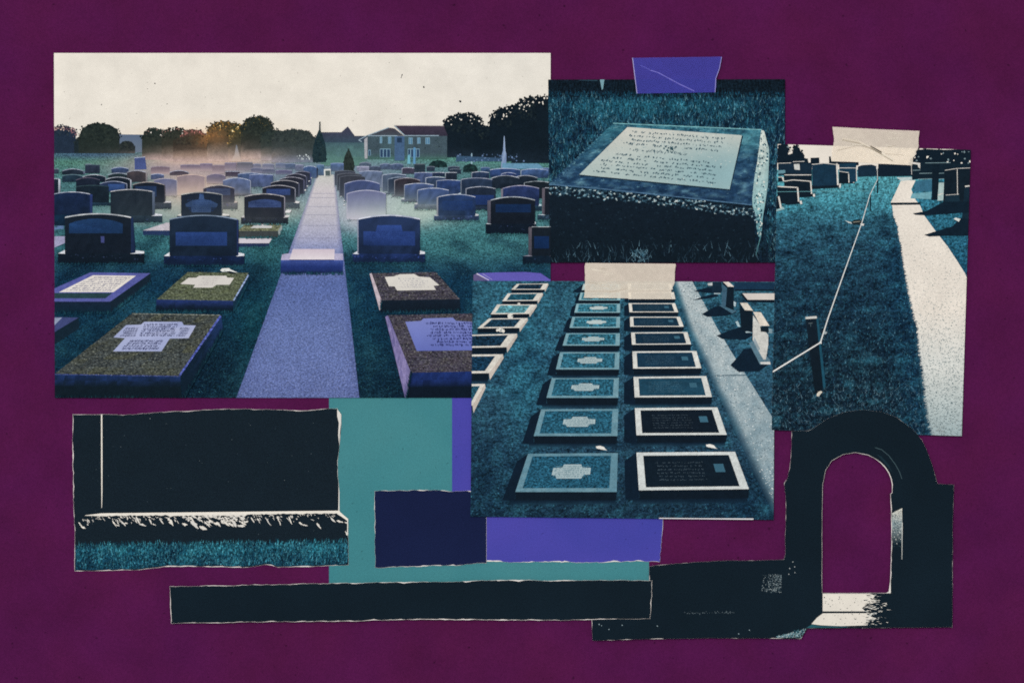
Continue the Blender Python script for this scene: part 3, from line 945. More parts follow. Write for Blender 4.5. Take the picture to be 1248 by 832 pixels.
    rows = [
        dict(a=(76, 102, 206, 213, SLATE), side=('R', 2, (128, 140, 166)), arch=.1),
        dict(a=(104, 122, 201, 211.5, (46, 56, 80)), arch=.02, rim=(90, 110, 120)),
        dict(a=(136, 157, 204, 211, MID), arch=.09, fog=.1),
        dict(a=(435, 450, 203, 209, (166, 164, 196)), arch=.02, fog=.4), dict(a=(450, 463.5, 203, 209.5, (70, 82, 110)), arch=.08, rim=(110, 120, 150)),
        dict(a=(490, 505, 204.5, 212, (72, 64, 86)), arch=.06, rimside='L'),
        dict(a=(597, 634, 205.4, 216, (60, 80, 150)), arch=.05), dict(a=(635, 668, 206, 217, (76, 100, 164)), arch=.05, rimside='L'),
        dict(a=(207, 230, 208, 214, (74, 62, 78)), arch=.1, rimside='R', fog=.3), dict(a=(275, 292, 209, 215, (66, 56, 76)), arch=.02, fog=.25),
        dict(a=(370, 386, 202.5, 217, (76, 100, 164)), side=('R', 1.6, (36, 42, 62)), arch=.12),
        dict(a=(132, 157, 211, 217, (36, 56, 62)), arch=.1, rimside='R'), dict(a=(155, 178, 208, 222, (78, 68, 72)), arch=.1, side=('R', 2, (190, 180, 180)), fog=.15),
        dict(a=(527, 542, 210.3, 215, (38, 50, 86)), arch=.02, rimside='L', rim=W8), dict(a=(543, 557, 210.3, 219, (34, 46, 66)), arch=.02, rimside='L', rim=W8),
        dict(a=(611, 629, 210.5, 217, (50, 62, 130)), arch=.1, rimside='L'), dict(a=(575, 596, 209.4, 218, (46, 62, 102)), arch=.06, rimside='L', rim=W8),
        dict(a=(76, 101, 212.8, 222, (40, 64, 86)), arch=.08, rim=(120, 150, 160), side=('R', 2, (110, 136, 150))),
        dict(a=(101, 129, 213, 222, (24, 36, 56)), arch=.1, rimside='R', rim=W8), dict(a=(184, 200, 212, 219, (82, 94, 152)), arch=.08, fog=.2),
        dict(a=(360, 378, 209, 226, (44, 48, 66)), arch=.1, side=('R', 1.4, (62, 74, 130)), rim=(150, 150, 170)),
        dict(a=(252, 275, 212, 224, (104, 98, 132)), arch=.12, fog=.6, rim=(190, 176, 184)), dict(a=(290, 321, 211, 226, (76, 94, 150)), arch=.05, fog=.3),
        dict(a=(408, 433, 208, 226, (62, 68, 84)), arch=.06, rim=(110, 118, 130)), dict(a=(438, 466, 208.5, 229, (112, 126, 168)), arch=.04, fog=.5),
        dict(a=(505, 527, 210.4, 223, (84, 96, 152)), arch=.03, fog=.2), dict(a=(304, 333, 212.6, 228, (88, 100, 160)), arch=.03, fog=.2),
        dict(a=(626, 655, 214, 226, (32, 46, 64)), arch=.1, rim=W8), dict(a=(599, 633, 214, 230, (34, 48, 66)), arch=.1, rimside='L', rim=W8),
        dict(a=(348, 373, 212, 231, (40, 42, 58)), arch=.12, side=('R', 1.6, (88, 90, 116)), rim=(176, 178, 196)),
        dict(a=(411, 441, 211.3, 232, (58, 62, 74)), arch=.06, rim=(110, 116, 128), rimside='L'),
        dict(a=(93, 122, 216.6, 228, (30, 40, 62)), arch=.1, rim=(120, 110, 130)), dict(a=(129, 159, 216, 232, (24, 36, 50)), arch=.1, side=('R', 1.6, W8), rim=W8),
        dict(a=(466, 495, 212, 233, (80, 96, 126)), arch=.06, rimside='L', fog=.2), dict(a=(519, 543, 215.8, 229, (60, 76, 116)), arch=.05, rimside='L', rim=W8),
        dict(a=(66, 71.5, 218, 236, (26, 38, 58)), arch=.0, side=('R', 2.4, W8), rim=W8),
        dict(a=(122, 155, 221, 234, (44, 56, 96)), arch=.1, rimside='R', plaque=(132, 152, 224.5, 233, (66, 86, 152))),
        dict(a=(216, 250, 213, 238, (150, 130, 140)), arch=.07, fog=.9, rim=(232, 206, 190), rimside='R'),
        dict(a=(272, 305.5, 217, 236, (98, 112, 168)), arch=.1, fog=.45, rimside='R', rim=W8, base=(270, 308, 239, (120, 118, 150), None)),
        dict(a=(341, 370, 216, 237, (38, 40, 54)), arch=.1, side=('R', 1.4, (90, 92, 120)), rim=(190, 190, 204)),
        dict(a=(473, 505, 216, 235, (44, 58, 84)), arch=.08, rimside='L', rim=(170, 186, 208), base=(469, 506, 237, (86, 100, 120), None), fog=.2),
        dict(a=(414, 445, 214, 240, (54, 58, 70)), arch=.07, rim=(100, 108, 120), rimside='L'),
        dict(a=(562, 600, 217, 237, (48, 64, 98)), arch=.05, rimside='L', rim=(176, 182, 200), base=(556, 600, 239, (70, 90, 120), (190, 206, 214))),
        dict(a=(532, 561, 219.4, 237, (56, 72, 142)), arch=.04, rimside='L', rim=W8),
        dict(a=(188, 216, 217.6, 239, (102, 106, 152)), arch=.08, rimside='R', fog=.6, rim=(206, 196, 200)),
        dict(a=(481, 512, 217, 238, (52, 46, 56)), arch=.1, rimside='L', rim=(190, 186, 196), base=(478, 513, 240, (110, 104, 116), None), fog=.25),
        dict(a=(330, 364, 220, 240, (32, 36, 50)), arch=.1, side=('R', 1.2, (96, 98, 122)), rim=(210, 208, 214)),
        dict(a=(569, 605, 221.6, 229, (58, 82, 118)), arch=.08, rim=W8, rimside='L'),
        dict(a=(639, 671, 221, 242, (26, 38, 48)), arch=.06, rim=(188, 200, 208), rimside='L'),
        dict(a=(420, 463, 220, 245, (72, 80, 142)), arch=.1, rim=(190, 194, 220), rimside='L', fog=.3),
        dict(a=(493, 529, 223.6, 243, (84, 98, 160)), arch=.06, rimside='L', rim=W8, fog=.25, base=(489, 530, 246.5, (120, 126, 160), (196, 200, 206))),
        dict(a=(93, 133, 226, 247, (24, 40, 54)), arch=.04, rim=(60, 84, 92), base=(92, 136, 251, (48, 78, 104), None)),
        dict(a=(162, 200.5, 222, 247, (28, 36, 50)), arch=.09, rim=(206, 196, 190), side=('R', 1.4, (90, 84, 92)), plaque=(165, 191, 227, 240, (40, 56, 98)), base=(160, 209, 255, (74, 82, 98), (206, 204, 206))),
        dict(a=(568, 604, 227.6, 252, (36, 48, 72)), arch=.07, rim=W8, rimside='L', grad=-0.0, plaque=(571, 602, 238, 250, (46, 62, 132)), base=(566, 606, 256, (56, 72, 104), None)),
        dict(a=(248, 286, 226, 247, (48, 50, 72)), arch=.1, rim=(206, 196, 188), fog=.12, plaque=(252, 281, 230, 238, (72, 82, 128)), base=(247, 289.5, 255, (112, 106, 126), (196, 184, 176))),
        dict(a=(320, 359.5, 226, 247, (30, 34, 50)), arch=.09, rim=(206, 204, 210), side=('R', 1.0, (170, 170, 186)), plaque=(325, 354, 230.5, 238, (58, 70, 138)), base=(322, 365, 254, (62, 78, 96), (226, 222, 220))),
        dict(a=(509, 547, 229.4, 249, (76, 92, 156)), arch=.07, rimside='L', rim=W8, fog=.2, base=(505, 549, 255.5, (122, 128, 166), (200, 200, 204))),
        dict(a=(613, 657, 226.2, 251, (50, 60, 122)), arch=.08, rim=(200, 196, 214), side=('L', 2.4, (150, 144, 158)), base=(611, 660, 257, (70, 110, 140), (190, 210, 220))),
        dict(a=(66, 110, 234, 262, (28, 42, 84)), arch=.06, rim=W8, side=('R', 3, (44, 60, 112)), base=(66, 116, 275, (30, 62, 104), None)),
        dict(a=(135, 186, 231, 263, (34, 47, 60)), arch=.05, rim=(204, 204, 206), side=('R', 3, (118, 132, 158)), base=(134, 198, 271.5, (44, 62, 82), (216, 220, 228))),
        dict(a=(664, 671, 229, 262, (26, 36, 48)), arch=0, rim=W8, side=('L', 3.4, (126, 116, 126)), base=(655, 671, 268, (70, 100, 124), (200, 214, 222))),
        dict(a=(221, 271, 234.4, 263, (26, 38, 60)), arch=.06, rim=(206, 206, 200), rimside='R', plaque=(226, 266, 236.5, 259, (66, 86, 142), 'shield'), base=(216, 280, 268, (40, 58, 82), (222, 220, 214))),
        dict(a=(423, 470.5, 232, 268, (104, 104, 156)), arch=.09, rim=(206, 206, 222), fog=1.0, rimside='L'),
        dict(a=(534, 579.5, 237, 263, (44, 62, 122)), arch=.07, rim=(214, 218, 226), side=('L', 1.8, (200, 200, 208)), plaque=(539, 576, 245, 257, (48, 68, 140)), base=(529, 583.5, 269, (72, 88, 140), (196, 200, 204))),
        dict(a=(298, 346.5, 236.4, 265, (34, 38, 52)), arch=.07, rim=(206, 202, 202), side=('R', 1.2, (150, 146, 160)), plaque=(303, 343, 243, 253, (64, 76, 134), 'arch'), base=(294, 351, 273, (48, 52, 62), (206, 204, 204))),
        dict(a=(598, 652, 240, 273, (22, 32, 46)), arch=.075, rim=(206, 214, 222), side=('L', 4, (112, 108, 122)), plaque=(604, 647, 249, 259, (28, 48, 96)), base=(592, 653, 285, (20, 34, 52), (196, 206, 214))),
        dict(a=(79.5, 160, 260.5, 309, (22, 34, 50)), arch=.055, rim=(220, 224, 226), rw=1.5, side=('R', 2.6, (34, 52, 92), 3), plaque=(84.5, 150, 266.5, 284.5, (40, 64, 116), 'arch'), base=(71, 176, 321, (20, 34, 48), (218, 222, 228))),
        dict(a=(648, 671, 276.5, 312, (22, 34, 46)), arch=0, rim=(206, 216, 220), side=('L', 4, (104, 98, 108)), plaque=(651, 669, 288, 303, (28, 50, 108)), base=(637, 671, 322, (22, 42, 64), (150, 150, 164))),
        dict(a=(207, 289, 262.5, 312, (28, 44, 70)), arch=.06, rim=(150, 168, 190), rw=1.2, side=('R', 2, (42, 58, 112)), plaque=(214.5, 277, 283, 299.5, (52, 70, 142)), base=(200, 298, 323.5, (34, 48, 104), (222, 226, 232))),
        dict(a=(437, 512, 262.4, 309.5, (38, 52, 100)), arch=.062, rim=(222, 226, 238), rw=1.5, side=('L', 1.4, (186, 192, 214)), plaque=(443, 506, 274.5, 299.5, (56, 74, 158), 'tier'), base=(430, 518, 320, (50, 64, 140), (220, 224, 232))),
    ]
    rows.sort(key=lambda r: (r['base'][2] if r.get('base') else r['a'][3]))
    low = []
    for r in rows:
        a = r.pop('a')
        if a[3] < 262:
            stone(*a, **r)
        else:
            low.append((a, r))
    # white arched marker where the path ends
    lv = M.coats((394, 205, 404, 216), 2)
    pc = Piece(M, lv)
    pc.poly([(394.8, 206.5), (403.2, 206), (403.2, 215), (395.2, 215.3)], (222, 224, 220))
    pc.poly([(396.6, 208.2), (402.6, 208), (402.6, 214.6), (396.8, 214.6)], (84, 98, 100), .6)
    pc.build('headstone', GRAIN_SOFT, P)

    # bright corners and footstones beside the left row
    for x, y, s in ((348, 258, 5), (347, 264, 4), (361, 247, 3), (371, 232, 2), (374, 227, 1.6), (414.5, 240, 1.6), (418.5, 245, 1.6), (418.5, 250, 1.6), (186, 262, 4), (376, 221, 1.4), (379, 217, 1.2)):
        pc = Piece(M, M.coats((x, y - 2, x + s * 2, y + 2)))
        pc.poly([(x, y - s * .1), (x + s * .6, y - s * .5), (x + s * 1.6, y - s * .4), (x + s * 1.1, y + s * .3), (x, y + s * .3)], (222, 222, 222))
        pc.build('footstone', GRAIN_SOFT, P)

    # ------------- flat grave slabs
    def slab(top, front=None, right=None, left=None, tcol=(80, 84, 78), mat=None, fcol=None, rcol=None, lcol=None, plaque=None, pcol=CREAM, lip=None, texs=0.28, rows=5, tcolor=(120, 124, 128), glow=None, wfill=.8):
        alls = list(top) + (front or []) + (right or []) + (left or []) + (plaque or [])
        lv = M.coats(bbox(*alls), 5)
        tx = lambda x, y: (x * texs, y * texs * 1.7, 0)
        t_ = Piece(M, lv + 1, tx)
        if len(top) == 4:
            t_.quad(top, tcol, 8, 8)
        else:
            t_.poly(top, tcol)
        if lip:
            for p, q, wd, c in lip:
                t_.poly(line(p, q, wd), c, 1.2)
        root = t_.build('grave_slab', mat or STONE, P)
        bb = bbox(*alls)
        TUFT[:] = [t_ for t_ in TUFT if not (bb[0] < t_[0] < bb[2] and bb[1] + 1 < t_[1] < bb[3])]
        for qd in (front, right, left):
            if qd:
                d0, d1 = qd[3], qd[2]
                for i in range(int((abs(d1[0] - d0[0]) + abs(d1[1] - d0[1])) * 1.8)):
                    t_ = R()
                    TUFT.append((d0[0] + (d1[0] - d0[0]) * t_, d0[1] + (d1[1] - d0[1]) * t_ + U(0, 1.6), (d0[1] - 165) * .016 + .6))
        s = Piece(M, lv, tx)
        if front:
            s.quad(front, fcol, 12, 4)
        if right:
            s.quad(right, rcol, 4, 10)
        if left:
            s.quad(left, lcol, 3, 10)
        if front or right or left:
            s.build('slab_edge', GRAIN, root)
        if plaque:
            p = Piece(M, lv + 3)
            p.poly(plaque, pcol)
            bb = bbox(*plaque)
            return root, lv, p
        return root, lv, None

    dk = lambda y0, y1, c0, c1: (lambda x, y: mixc(c0, c1, (y - y0) / (y1 - y0)))
    # between the second-row stones
    root, lv, p = slab([(174, 281), (203, 271.5), (208, 271.5), (208, 281)], front=[(174, 281), (208, 281), (208, 287), (175, 287)], tcol=(196, 190, 198), mat=GRAIN, fcol=(38, 56, 92))
    root, lv, p = slab([(66, 288), (80, 288), (80, 296), (66, 302)], tcol=(160, 158, 190), mat=GRAIN)
    root, lv, p = slab([(66, 275), (78, 274), (78, 279), (66, 280)], tcol=(92, 120, 160), mat=GRAIN)
    root, lv, p = slab([(300, 272), (344, 273), (339, 281.5), (290, 281.5)], front=[(290, 281.5), (339, 281.5), (339, 289), (290, 289)], right=[(339, 281.5), (344, 273), (344, 280), (340, 289)], tcol=(112, 116, 92), fcol=(62, 68, 70), rcol=(150, 160, 160),
                       plaque=[(312, 272.8), (327, 272.8), (326, 275), (332, 275.5), (331, 278), (305, 278), (309, 275.4)], pcol=(206, 206, 206))
    p.build('plaque', GRAIN_SOFT, root)
    root, lv, p = slab([(290, 290.5), (332, 290.5), (328, 296.5), (290, 296.5)], front=[(290, 296.5), (328, 296.5), (328, 301), (290, 301)], tcol=(212, 206, 214), mat=GRAIN_SOFT, fcol=(36, 50, 84))

    for a, r in low:
        stone(*a, **r)
    # small flag by the big dark stone
    pc = Piece(M, M.coats((122, 286, 129, 298)))
    pc.poly([(123, 288), (127.5, 288), (127.5, 296), (123.5, 296)], (62, 70, 120))
    pc.build('grave_flag', GRAIN, P)

    # cross slab laid over the path
    root, lv, p = slab([(344, 310), (350, 309), (418, 309), (418.5, 317), (342.5, 317)], front=[(342.5, 317), (418.5, 317), (418, 333), (342, 333)], tcol=(176, 172, 200), mat=GRAIN,
                       fcol=lambda x, y: mixc(mixc((66, 86, 154), (34, 52, 112), (y - 317) / 8), (26, 38, 70), max(0, (y - 328) / 6)))
    p = Piece(M, lv + 3)
    p.quad([(357, 303.5), (408, 303.5), (407.5, 316.5), (353, 316.5)], dk(303, 317, (206, 192, 204), (230, 222, 226)), 6, 4)
    p.poly(line((353, 317), (407.5, 317), 1.2), (40, 48, 110), .4)
    p.build('cap_stone', GRAIN_SOFT, root)

    vio = (82, 88, 156)
    # bordered slab with a white plaque
    root, lv, p = slab([(110.5, 332), (183.5, 333), (134.5, 367.5), (30, 367.5)], front=[(60, 367.5), (134.5, 367.5), (136, 381), (60, 381)], right=[(134.5, 367.5), (183.5, 333), (184, 344), (136, 381)], tcol=lambda x, y: mixc(vio, (116, 122, 180), .3 * R()), mat=GRAIN, fcol=dk(367, 381, (22, 36, 56), (14, 38, 54)), rcol=(20, 36, 50),
                       plaque=[(113.5, 335.5), (166, 336), (138.5, 356), (72, 356)], pcol=(228, 222, 214))
    writing(p, [(113.5, 335.5), (166, 336), (138.5, 356), (72, 356)], 7, (104, 106, 136), fill=.9, size=.8, ragged=.05, d=.3)
    g = Piece(M, lv + 2)
    g.poly([(64, 357), (137, 357), (129, 363.5), (60, 363.5)], (40, 66, 72))
    g.build('grass_panel', GRAIN, root)
    p.build('plaque', GRAIN_SOFT, root)
    # mossy slab with a cream cross-shaped plaque
    root, lv, p = slab([(229, 331.5), (303, 332.5), (284, 366.5), (191, 365)], front=[(191, 365), (284, 366.5), (284.5, 380), (190, 380)], right=[(284, 366.5), (303, 332.5), (303.5, 342), (285, 380)], tcol=lambda x, y: mixc((76, 84, 70), (104, 112, 76), U(0, .5)), fcol=lambda x, y: mixc((36, 54, 108), (14, 28, 44), (y - 367) / 8 + U(-.2, .2)), rcol=(20, 46, 66),
                       plaque=[(220, 346), (230, 338.5), (239, 338.5), (243, 336), (276, 336), (277, 338.2), (285.5, 338.5), (280, 347), (264, 347), (259, 350.5), (235.5, 350.5), (238, 347)], pcol=(214, 210, 204),
                       lip=[((303, 335), (285, 366), 1.6, (150, 172, 214))])
    writing(p, [(243, 337), (276, 337), (262, 349), (240, 349)], 4, (160, 150, 156), fill=.6, d=.3)
    p.build('plaque', GRAIN_SOFT, root)
    # small slab at the left edge
    root, lv, p = slab([(60, 386), (96, 387), (66, 405), (50, 405)], right=[(66, 405), (96, 387), (97, 400), (66, 420)], tcol=(62, 72, 118), mat=GRAIN, rcol=(18, 36, 50), plaque=[(66, 387), (76, 387), (66, 397)], pcol=(140, 152, 176))
    p.build('plaque', GRAIN, root)
    # big mossy slab in front, cross-shaped plaque full of writing
    root, lv, p = slab([(161, 382), (270, 384), (220, 458), (67, 455.5)], front=[(67, 455.5), (220, 458), (222, 486), (60, 486)], right=[(220, 458), (270, 384), (272, 402), (224, 486)],
                       tcol=lambda x, y: mixc((60, 66, 66), random.choice([(78, 80, 62), (38, 45, 52), (76, 84, 86)]), U(0, .8)), fcol=lambda x, y: mixc(mixc((34, 58, 112), (22, 40, 74), R()), (14, 28, 38), (y - 460) / 9 + U(-.3, .3)), rcol=lambda x, y: mixc((36, 58, 108), (14, 32, 48), .25 + (y - 384) / 100 + (x < 250) * .2 + U(-.3, .3)),
                       plaque=[(138.5, 411), (154, 396), (172, 395.5), (176, 392), (222, 392), (224, 396), (239, 396.5), (230, 412), (207, 412.5), (197, 428), (138, 428), (152.5, 412)], pcol=lambda x, y: mixc((158, 168, 208), (184, 190, 220), R()),
                       lip=[((269, 385), (219, 457.5), 2.4, (78, 92, 172)), ((67, 456), (219, 458.3), 1.0, (60, 74, 130)), ((161, 382), (268, 384), .9, (128, 132, 122))])
    tx = (26, 32, 78)
    writing(p, [(172, 393), (222, 393), (215, 411), (165, 411)], 6, tx, fill=.97, size=1.1, ragged=.05, d=.3)
    writing(p, [(152, 398), (176, 398), (168, 411), (140, 411)], 4, tx, fill=.95, size=1.1, d=.35)
    writing(p, [(218, 398), (236, 398), (228, 411), (212, 411)], 4, tx, fill=.95, size=1.1, d=.38)
    writing(p, [(156, 413), (204, 413), (195, 427), (143, 427)], 4, tx, fill=.97, size=1.1, ragged=.05, d=.4)
    p.build('plaque', GRAIN_SOFT, root)
    # two slabs right of the path
    root, lv, p = slab([(453, 333), (531, 331.5), (560.5, 364.5), (465, 366)], front=[(465, 366), (560.5, 364.5), (561, 378.5), (464, 381)], left=[(450.5, 333.5), (453, 333), (465, 366), (463.5, 381)], tcol=lambda x, y: mixc((62, 58, 72), random.choice([(80, 78, 74), (38, 42, 54), (74, 76, 92)]), U(0, .6)), fcol=dk(366, 380, (20, 32, 46), (14, 26, 38)), lcol=(196, 182, 190),
                       plaque=[(469, 337.5), (480, 336.8), (487, 334.3), (505, 333.8), (510, 337), (524, 338), (535.5, 347.5), (528.5, 348.5), (531.5, 353.3), (484, 354), (481, 349), (474, 348.8)], pcol=(218, 214, 206))
    writing(p, [(478, 337), (522, 338), (528, 352), (484, 352)], 5, (150, 150, 160), fill=.6, d=.3)
    p.build('plaque', GRAIN_SOFT, root)
    root, lv, p = slab([(473, 384), (600, 381.5), (600, 452), (501, 454)], front=[(500, 454), (600, 452), (600, 490), (495, 490)], left=[(469.5, 386), (473, 384), (501, 454), (494.5, 488)], tcol=lambda x, y: mixc((66, 60, 74), random.choice([(82, 80, 74), (40, 44, 58), (76, 78, 92)]), U(0, .6)), fcol=lambda x, y: mixc(mixc((32, 54, 116), (22, 38, 84), R()), (12, 24, 38), (y - 462) / 8 + U(-.15, .15)), lcol=lambda x, y: mixc((150, 140, 186), (96, 92, 140), R()),
                       plaque=[(494, 392), (513, 391), (516, 388), (552, 387), (556, 391), (574, 392), (590, 404), (590, 426.5), (508, 427.5)], pcol=lambda x, y: mixc((124, 134, 196), (100, 112, 184), (y - 388) / 40))
    writing(p, [(514, 390), (590, 390), (600, 424), (516, 424)], 8, (36, 42, 92), fill=.9, size=.9, d=.3)
    p.build('plaque', GRAIN_SOFT, root)
    # artificial white flowers laid on the mossy slab
    pc = Piece(M, M.coats((266, 324, 292, 334), 3))
    pc.poly([(276, 331), (280, 333), (288, 333.4), (284, 332)], (12, 24, 36))
    pc.poly([(268.6, 329.4), (271, 327.2), (279.5, 326.8), (281, 328.2), (285, 330), (290, 332.2), (287, 332), (280, 330.4), (276, 331), (271, 331.2)], (230, 232, 228), 1)
    pc.poly([(272, 329.6), (276, 329), (274.6, 330.4)], (150, 158, 150), 1.6)
    pc.build('flower', GRAIN_SOFT, P)

    # blades of grass standing up along the feet of the stones
    pc = Piece(M, M.whole(4), gtex)
    for x, y, l in TUFT:
        a, l = U(-.6, .6), l * U(.5, 1.3)
        pc.poly([(x - .45, y + .6), (x + .45, y + .6), (x + math.sin(a) * l, y - math.cos(a) * l)], mixc(ground_col(x, y + 3), random.choice([(8, 24, 36), (60, 120, 120)]), U(0, .45)), R() * 3)
    tag(pc.build('grass_edge', GRAIN, P), kind='stuff')


main_print()

# violet tape scrap between prints 1 and 4
VTAPE = paper('violet_scrap_paper', (98, 92, 178), mottle=0.2, mscale=60, grain=0.3)
t = sheet('tape_scrap', [(581, 333), (606, 332), (640, 331.5), (659, 333), (671, 341), (671, 352), (584, 352), (577, 341)], 0.99, VTAPE, 0.06)
tag(t, 'violet tape scrap with a pale crease peeking above the slab print', 'tape', 'tape strips')
TP = Print(t, None)
pc = Piece(TP, 0)
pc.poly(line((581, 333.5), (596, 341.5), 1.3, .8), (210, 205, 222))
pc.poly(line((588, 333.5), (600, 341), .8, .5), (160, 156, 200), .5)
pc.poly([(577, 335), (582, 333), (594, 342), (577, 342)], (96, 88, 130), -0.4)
pc.build('crease', GRAIN_SOFT, t)

# ================================================================== print 2: engraved stone block
BQ = [(668, 97.5), (956.5, 97), (956.5, 178), (945, 320), (670, 320)]
bp_ = sheet('photo_print', BQ, 1.12, CORE, 0.15)
tag(bp_, 'dark teal print of one engraved stone block set in grass', 'photo print', 'photographs in the collage')
B = Print(bp_, BQ)


def block_print():
    P = bp_
    def lawn(x, y):
        c = ramp([(117, (16, 40, 58)), (126, (18, 53, 72)), (140, (16, 47, 66)), (165, (14, 39, 59)), (195, (15, 41, 60)), (225, (14, 40, 60)), (260, (14, 34, 50)), (320, (14, 28, 40))], y)
        c = mixc(c, (44, 118, 136), .55 * gauss(x, y, 790, 130, 90, 16))
        c = mixc(c, (14, 42, 66), .5 * gauss(x, y, 948, 200, 16, 60))
        v = cn(x, y * 1.6, .05, 1) + .7 * cn(x, y * .7, .2, 5)
        return mixc(c, (9, 28, 46), -v * .9) if v < 0 else mixc(c, (60, 140, 158), v * .45)
    pc = Piece(B, B.whole(9), lambda x, y: (x * .5, y * .13, 0))
    pc.quad([(660, 97), (960, 97), (960, 119), (660, 119)], (13, 27, 38), 12, 3)
    pc.quad([(660, 119), (960, 119), (960, 322), (660, 322)], lawn, 90, 64)
    cc = lambda x, y: mixc(lawn(x, y), random.choice([(70, 140, 156), (120, 170, 180), (8, 26, 44), (10, 30, 48), (36, 100, 122)]), U(.2, .75))
    blades(pc, 6200, (664, 119, 960, 232), lambda x, y: 6.5 + (y - 110) * .03, cc, .55, .95, d=8)
    blades(pc, 700, (664, 114, 960, 122), 5, lambda x, y: mixc((24, 76, 98), (14, 34, 50), R()), .4, 1, d=8)
    blades(pc, 500, (935, 180, 958, 320), 7, cc, .6, 1, d=8)
    tag(pc.build('lawn', GRASS, P), kind='stuff')
    pc = Piece(B, B.coats((725, 96, 740, 112)))
    pc.poly([(731, 97.5), (736.5, 97.3), (734.8, 109), (733.4, 110)], (120, 160, 170))
    pc.poly([(706, 98), (728, 98), (728, 99.4), (706, 98.6)], (40, 70, 84))
    pc.build('bright_twig', GRAIN_SOFT, P)

    lv = B.coats((660, 145, 945, 322), 14)
    tx = lambda x, y: (x * .16, y * .3, 0)
    TL, TR, BR, BL = (747, 150.6), (928, 158.5), (916, 250), (668.5, 225)
    top = Piece(B, lv + 2, tx)

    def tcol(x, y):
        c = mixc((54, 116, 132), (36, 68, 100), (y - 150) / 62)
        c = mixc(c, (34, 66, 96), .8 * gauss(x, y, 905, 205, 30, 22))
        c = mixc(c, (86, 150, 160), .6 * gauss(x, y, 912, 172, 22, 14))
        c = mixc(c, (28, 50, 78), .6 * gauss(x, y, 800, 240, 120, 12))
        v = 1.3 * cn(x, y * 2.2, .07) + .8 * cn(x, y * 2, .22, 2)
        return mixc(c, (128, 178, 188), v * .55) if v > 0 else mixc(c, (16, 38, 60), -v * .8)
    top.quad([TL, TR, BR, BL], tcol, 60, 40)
    for i in range(240):
        u, v = R(), R()
        x, y = bil([TL, TR, BR, BL], u, v)
        top.poly(blob(x, y, U(.5, 2.4), 7, .45), mixc(tcol(x, y), random.choice([(120, 172, 182), (18, 44, 66), (22, 50, 74)]), U(.15, .5)), 1 + R())
    for p, q in zip([BL, (726, 229.6), (814, 238.8)], [(726, 229.6), (814, 238.8), (916, 250)]):
        top.poly(line(p, q, 1.0), (84, 120, 150), 2.2)
    top.poly(line(TL, TR, 1.2), (120, 176, 182), 2.3)
    for i in range(420):
        u, v = R(), R()
        x, y = bil([TL, TR, BR, BL], u, v)
        top.poly(line((x, y), (x + U(-1, 5), y + U(-.8, 1.2)), U(.3, .8)), mixc(tcol(x, y), random.choice([(140, 186, 194), (150, 196, 200), (14, 38, 58)]), U(.15, .6)), 1 + R() * 1.1)
    for i in range(260):
        e = random.choice([(TL, BL), (TL, BL), (TL, TR), (TR, BR)])
        t_ = R()
        x, y = e[0][0] + (e[1][0] - e[0][0]) * t_, e[0][1] + (e[1][1] - e[0][1]) * t_
        top.poly(blob(x + U(-2, 4), y + U(-1.2, 2.5), U(.4, 1.4), 6, .6), mixc(tcol(x, y), random.choice([(130, 180, 188), (16, 44, 64)]), U(.2, .7)), 1 + R() * 1.1)
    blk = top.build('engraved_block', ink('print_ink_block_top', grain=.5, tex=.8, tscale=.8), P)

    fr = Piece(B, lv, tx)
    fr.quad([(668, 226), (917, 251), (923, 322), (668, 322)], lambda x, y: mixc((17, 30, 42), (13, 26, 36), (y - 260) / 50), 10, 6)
    edge = [(668.5, 225), (726, 229.6), (814, 238.8), (916, 250), (921, 258)]
    ey = lambda x: ramp([(p[0], (p[1], 0, 0)) for p in edge], x)[0]
    for i in range(2600):
        x = U(668, 922)
        t = R() ** .85
        y = ey(x) + 1.5 + (11 + 2.5 * cn(x, 0, .12)) * t + (2 if x > 860 else 0)
        v = .5 + 1.5 * cn(x, y * 1.2, .26) + .6 * cn(x, y, .6, 3) - .25 * t
        c = mixc((14, 28, 40), (70, 112, 134), v * 1.1) if v < .72 else mixc((90, 134, 152), (206, 218, 216), (v - .72) * 2.2)
        fr.poly(blob(x, y, U(.35, 1.1), 6, .75), c, 1 + R() * .9)
    for i in range(420):
        x, y = U(670, 920), U(246, 316)
        fr.poly(blob(x, y, U(.4, 1.8), 6, .7), mixc((17, 30, 42), random.choice([(34, 54, 68), (9, 18, 26)]), U(.2, .8)), 1 + R())
    blades(fr, 260, (668, 300, 925, 322), 9, lambda x, y: mixc((20, 38, 52), (110, 150, 168), R() ** 3 * .8), .7, .9, d=2)
    blades(fr, 60, (770, 306, 790, 320), 6, lambda x, y: mixc((40, 80, 100), (130, 170, 186), R()), 1.2, 1, d=2)
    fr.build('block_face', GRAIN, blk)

    sd = Piece(B, lv + 4, lambda x, y: (x * .55, y * .4, 0))
    L = [(927.6, 158.5), (923, 195), (919, 218), (916.5, 242), (917, 252), (922, 264), (921.5, 276), (924, 288)]
    Rr = [(931, 160), (937, 182), (937, 196), (935.5, 226), (932.5, 247), (929.5, 264), (928.5, 278), (927, 290)]
    for i in range(len(L) - 1):
        sd.quad([L[i], Rr[i], Rr[i + 1], L[i + 1]], lambda x, y: mixc(mixc((204, 214, 206), (132, 180, 186), (y - 170) / 100), (80, 130, 140), max(0, (x - 932) / 6) * .4 + max(0, (y - 250) / 40) * .6), 3, 4)
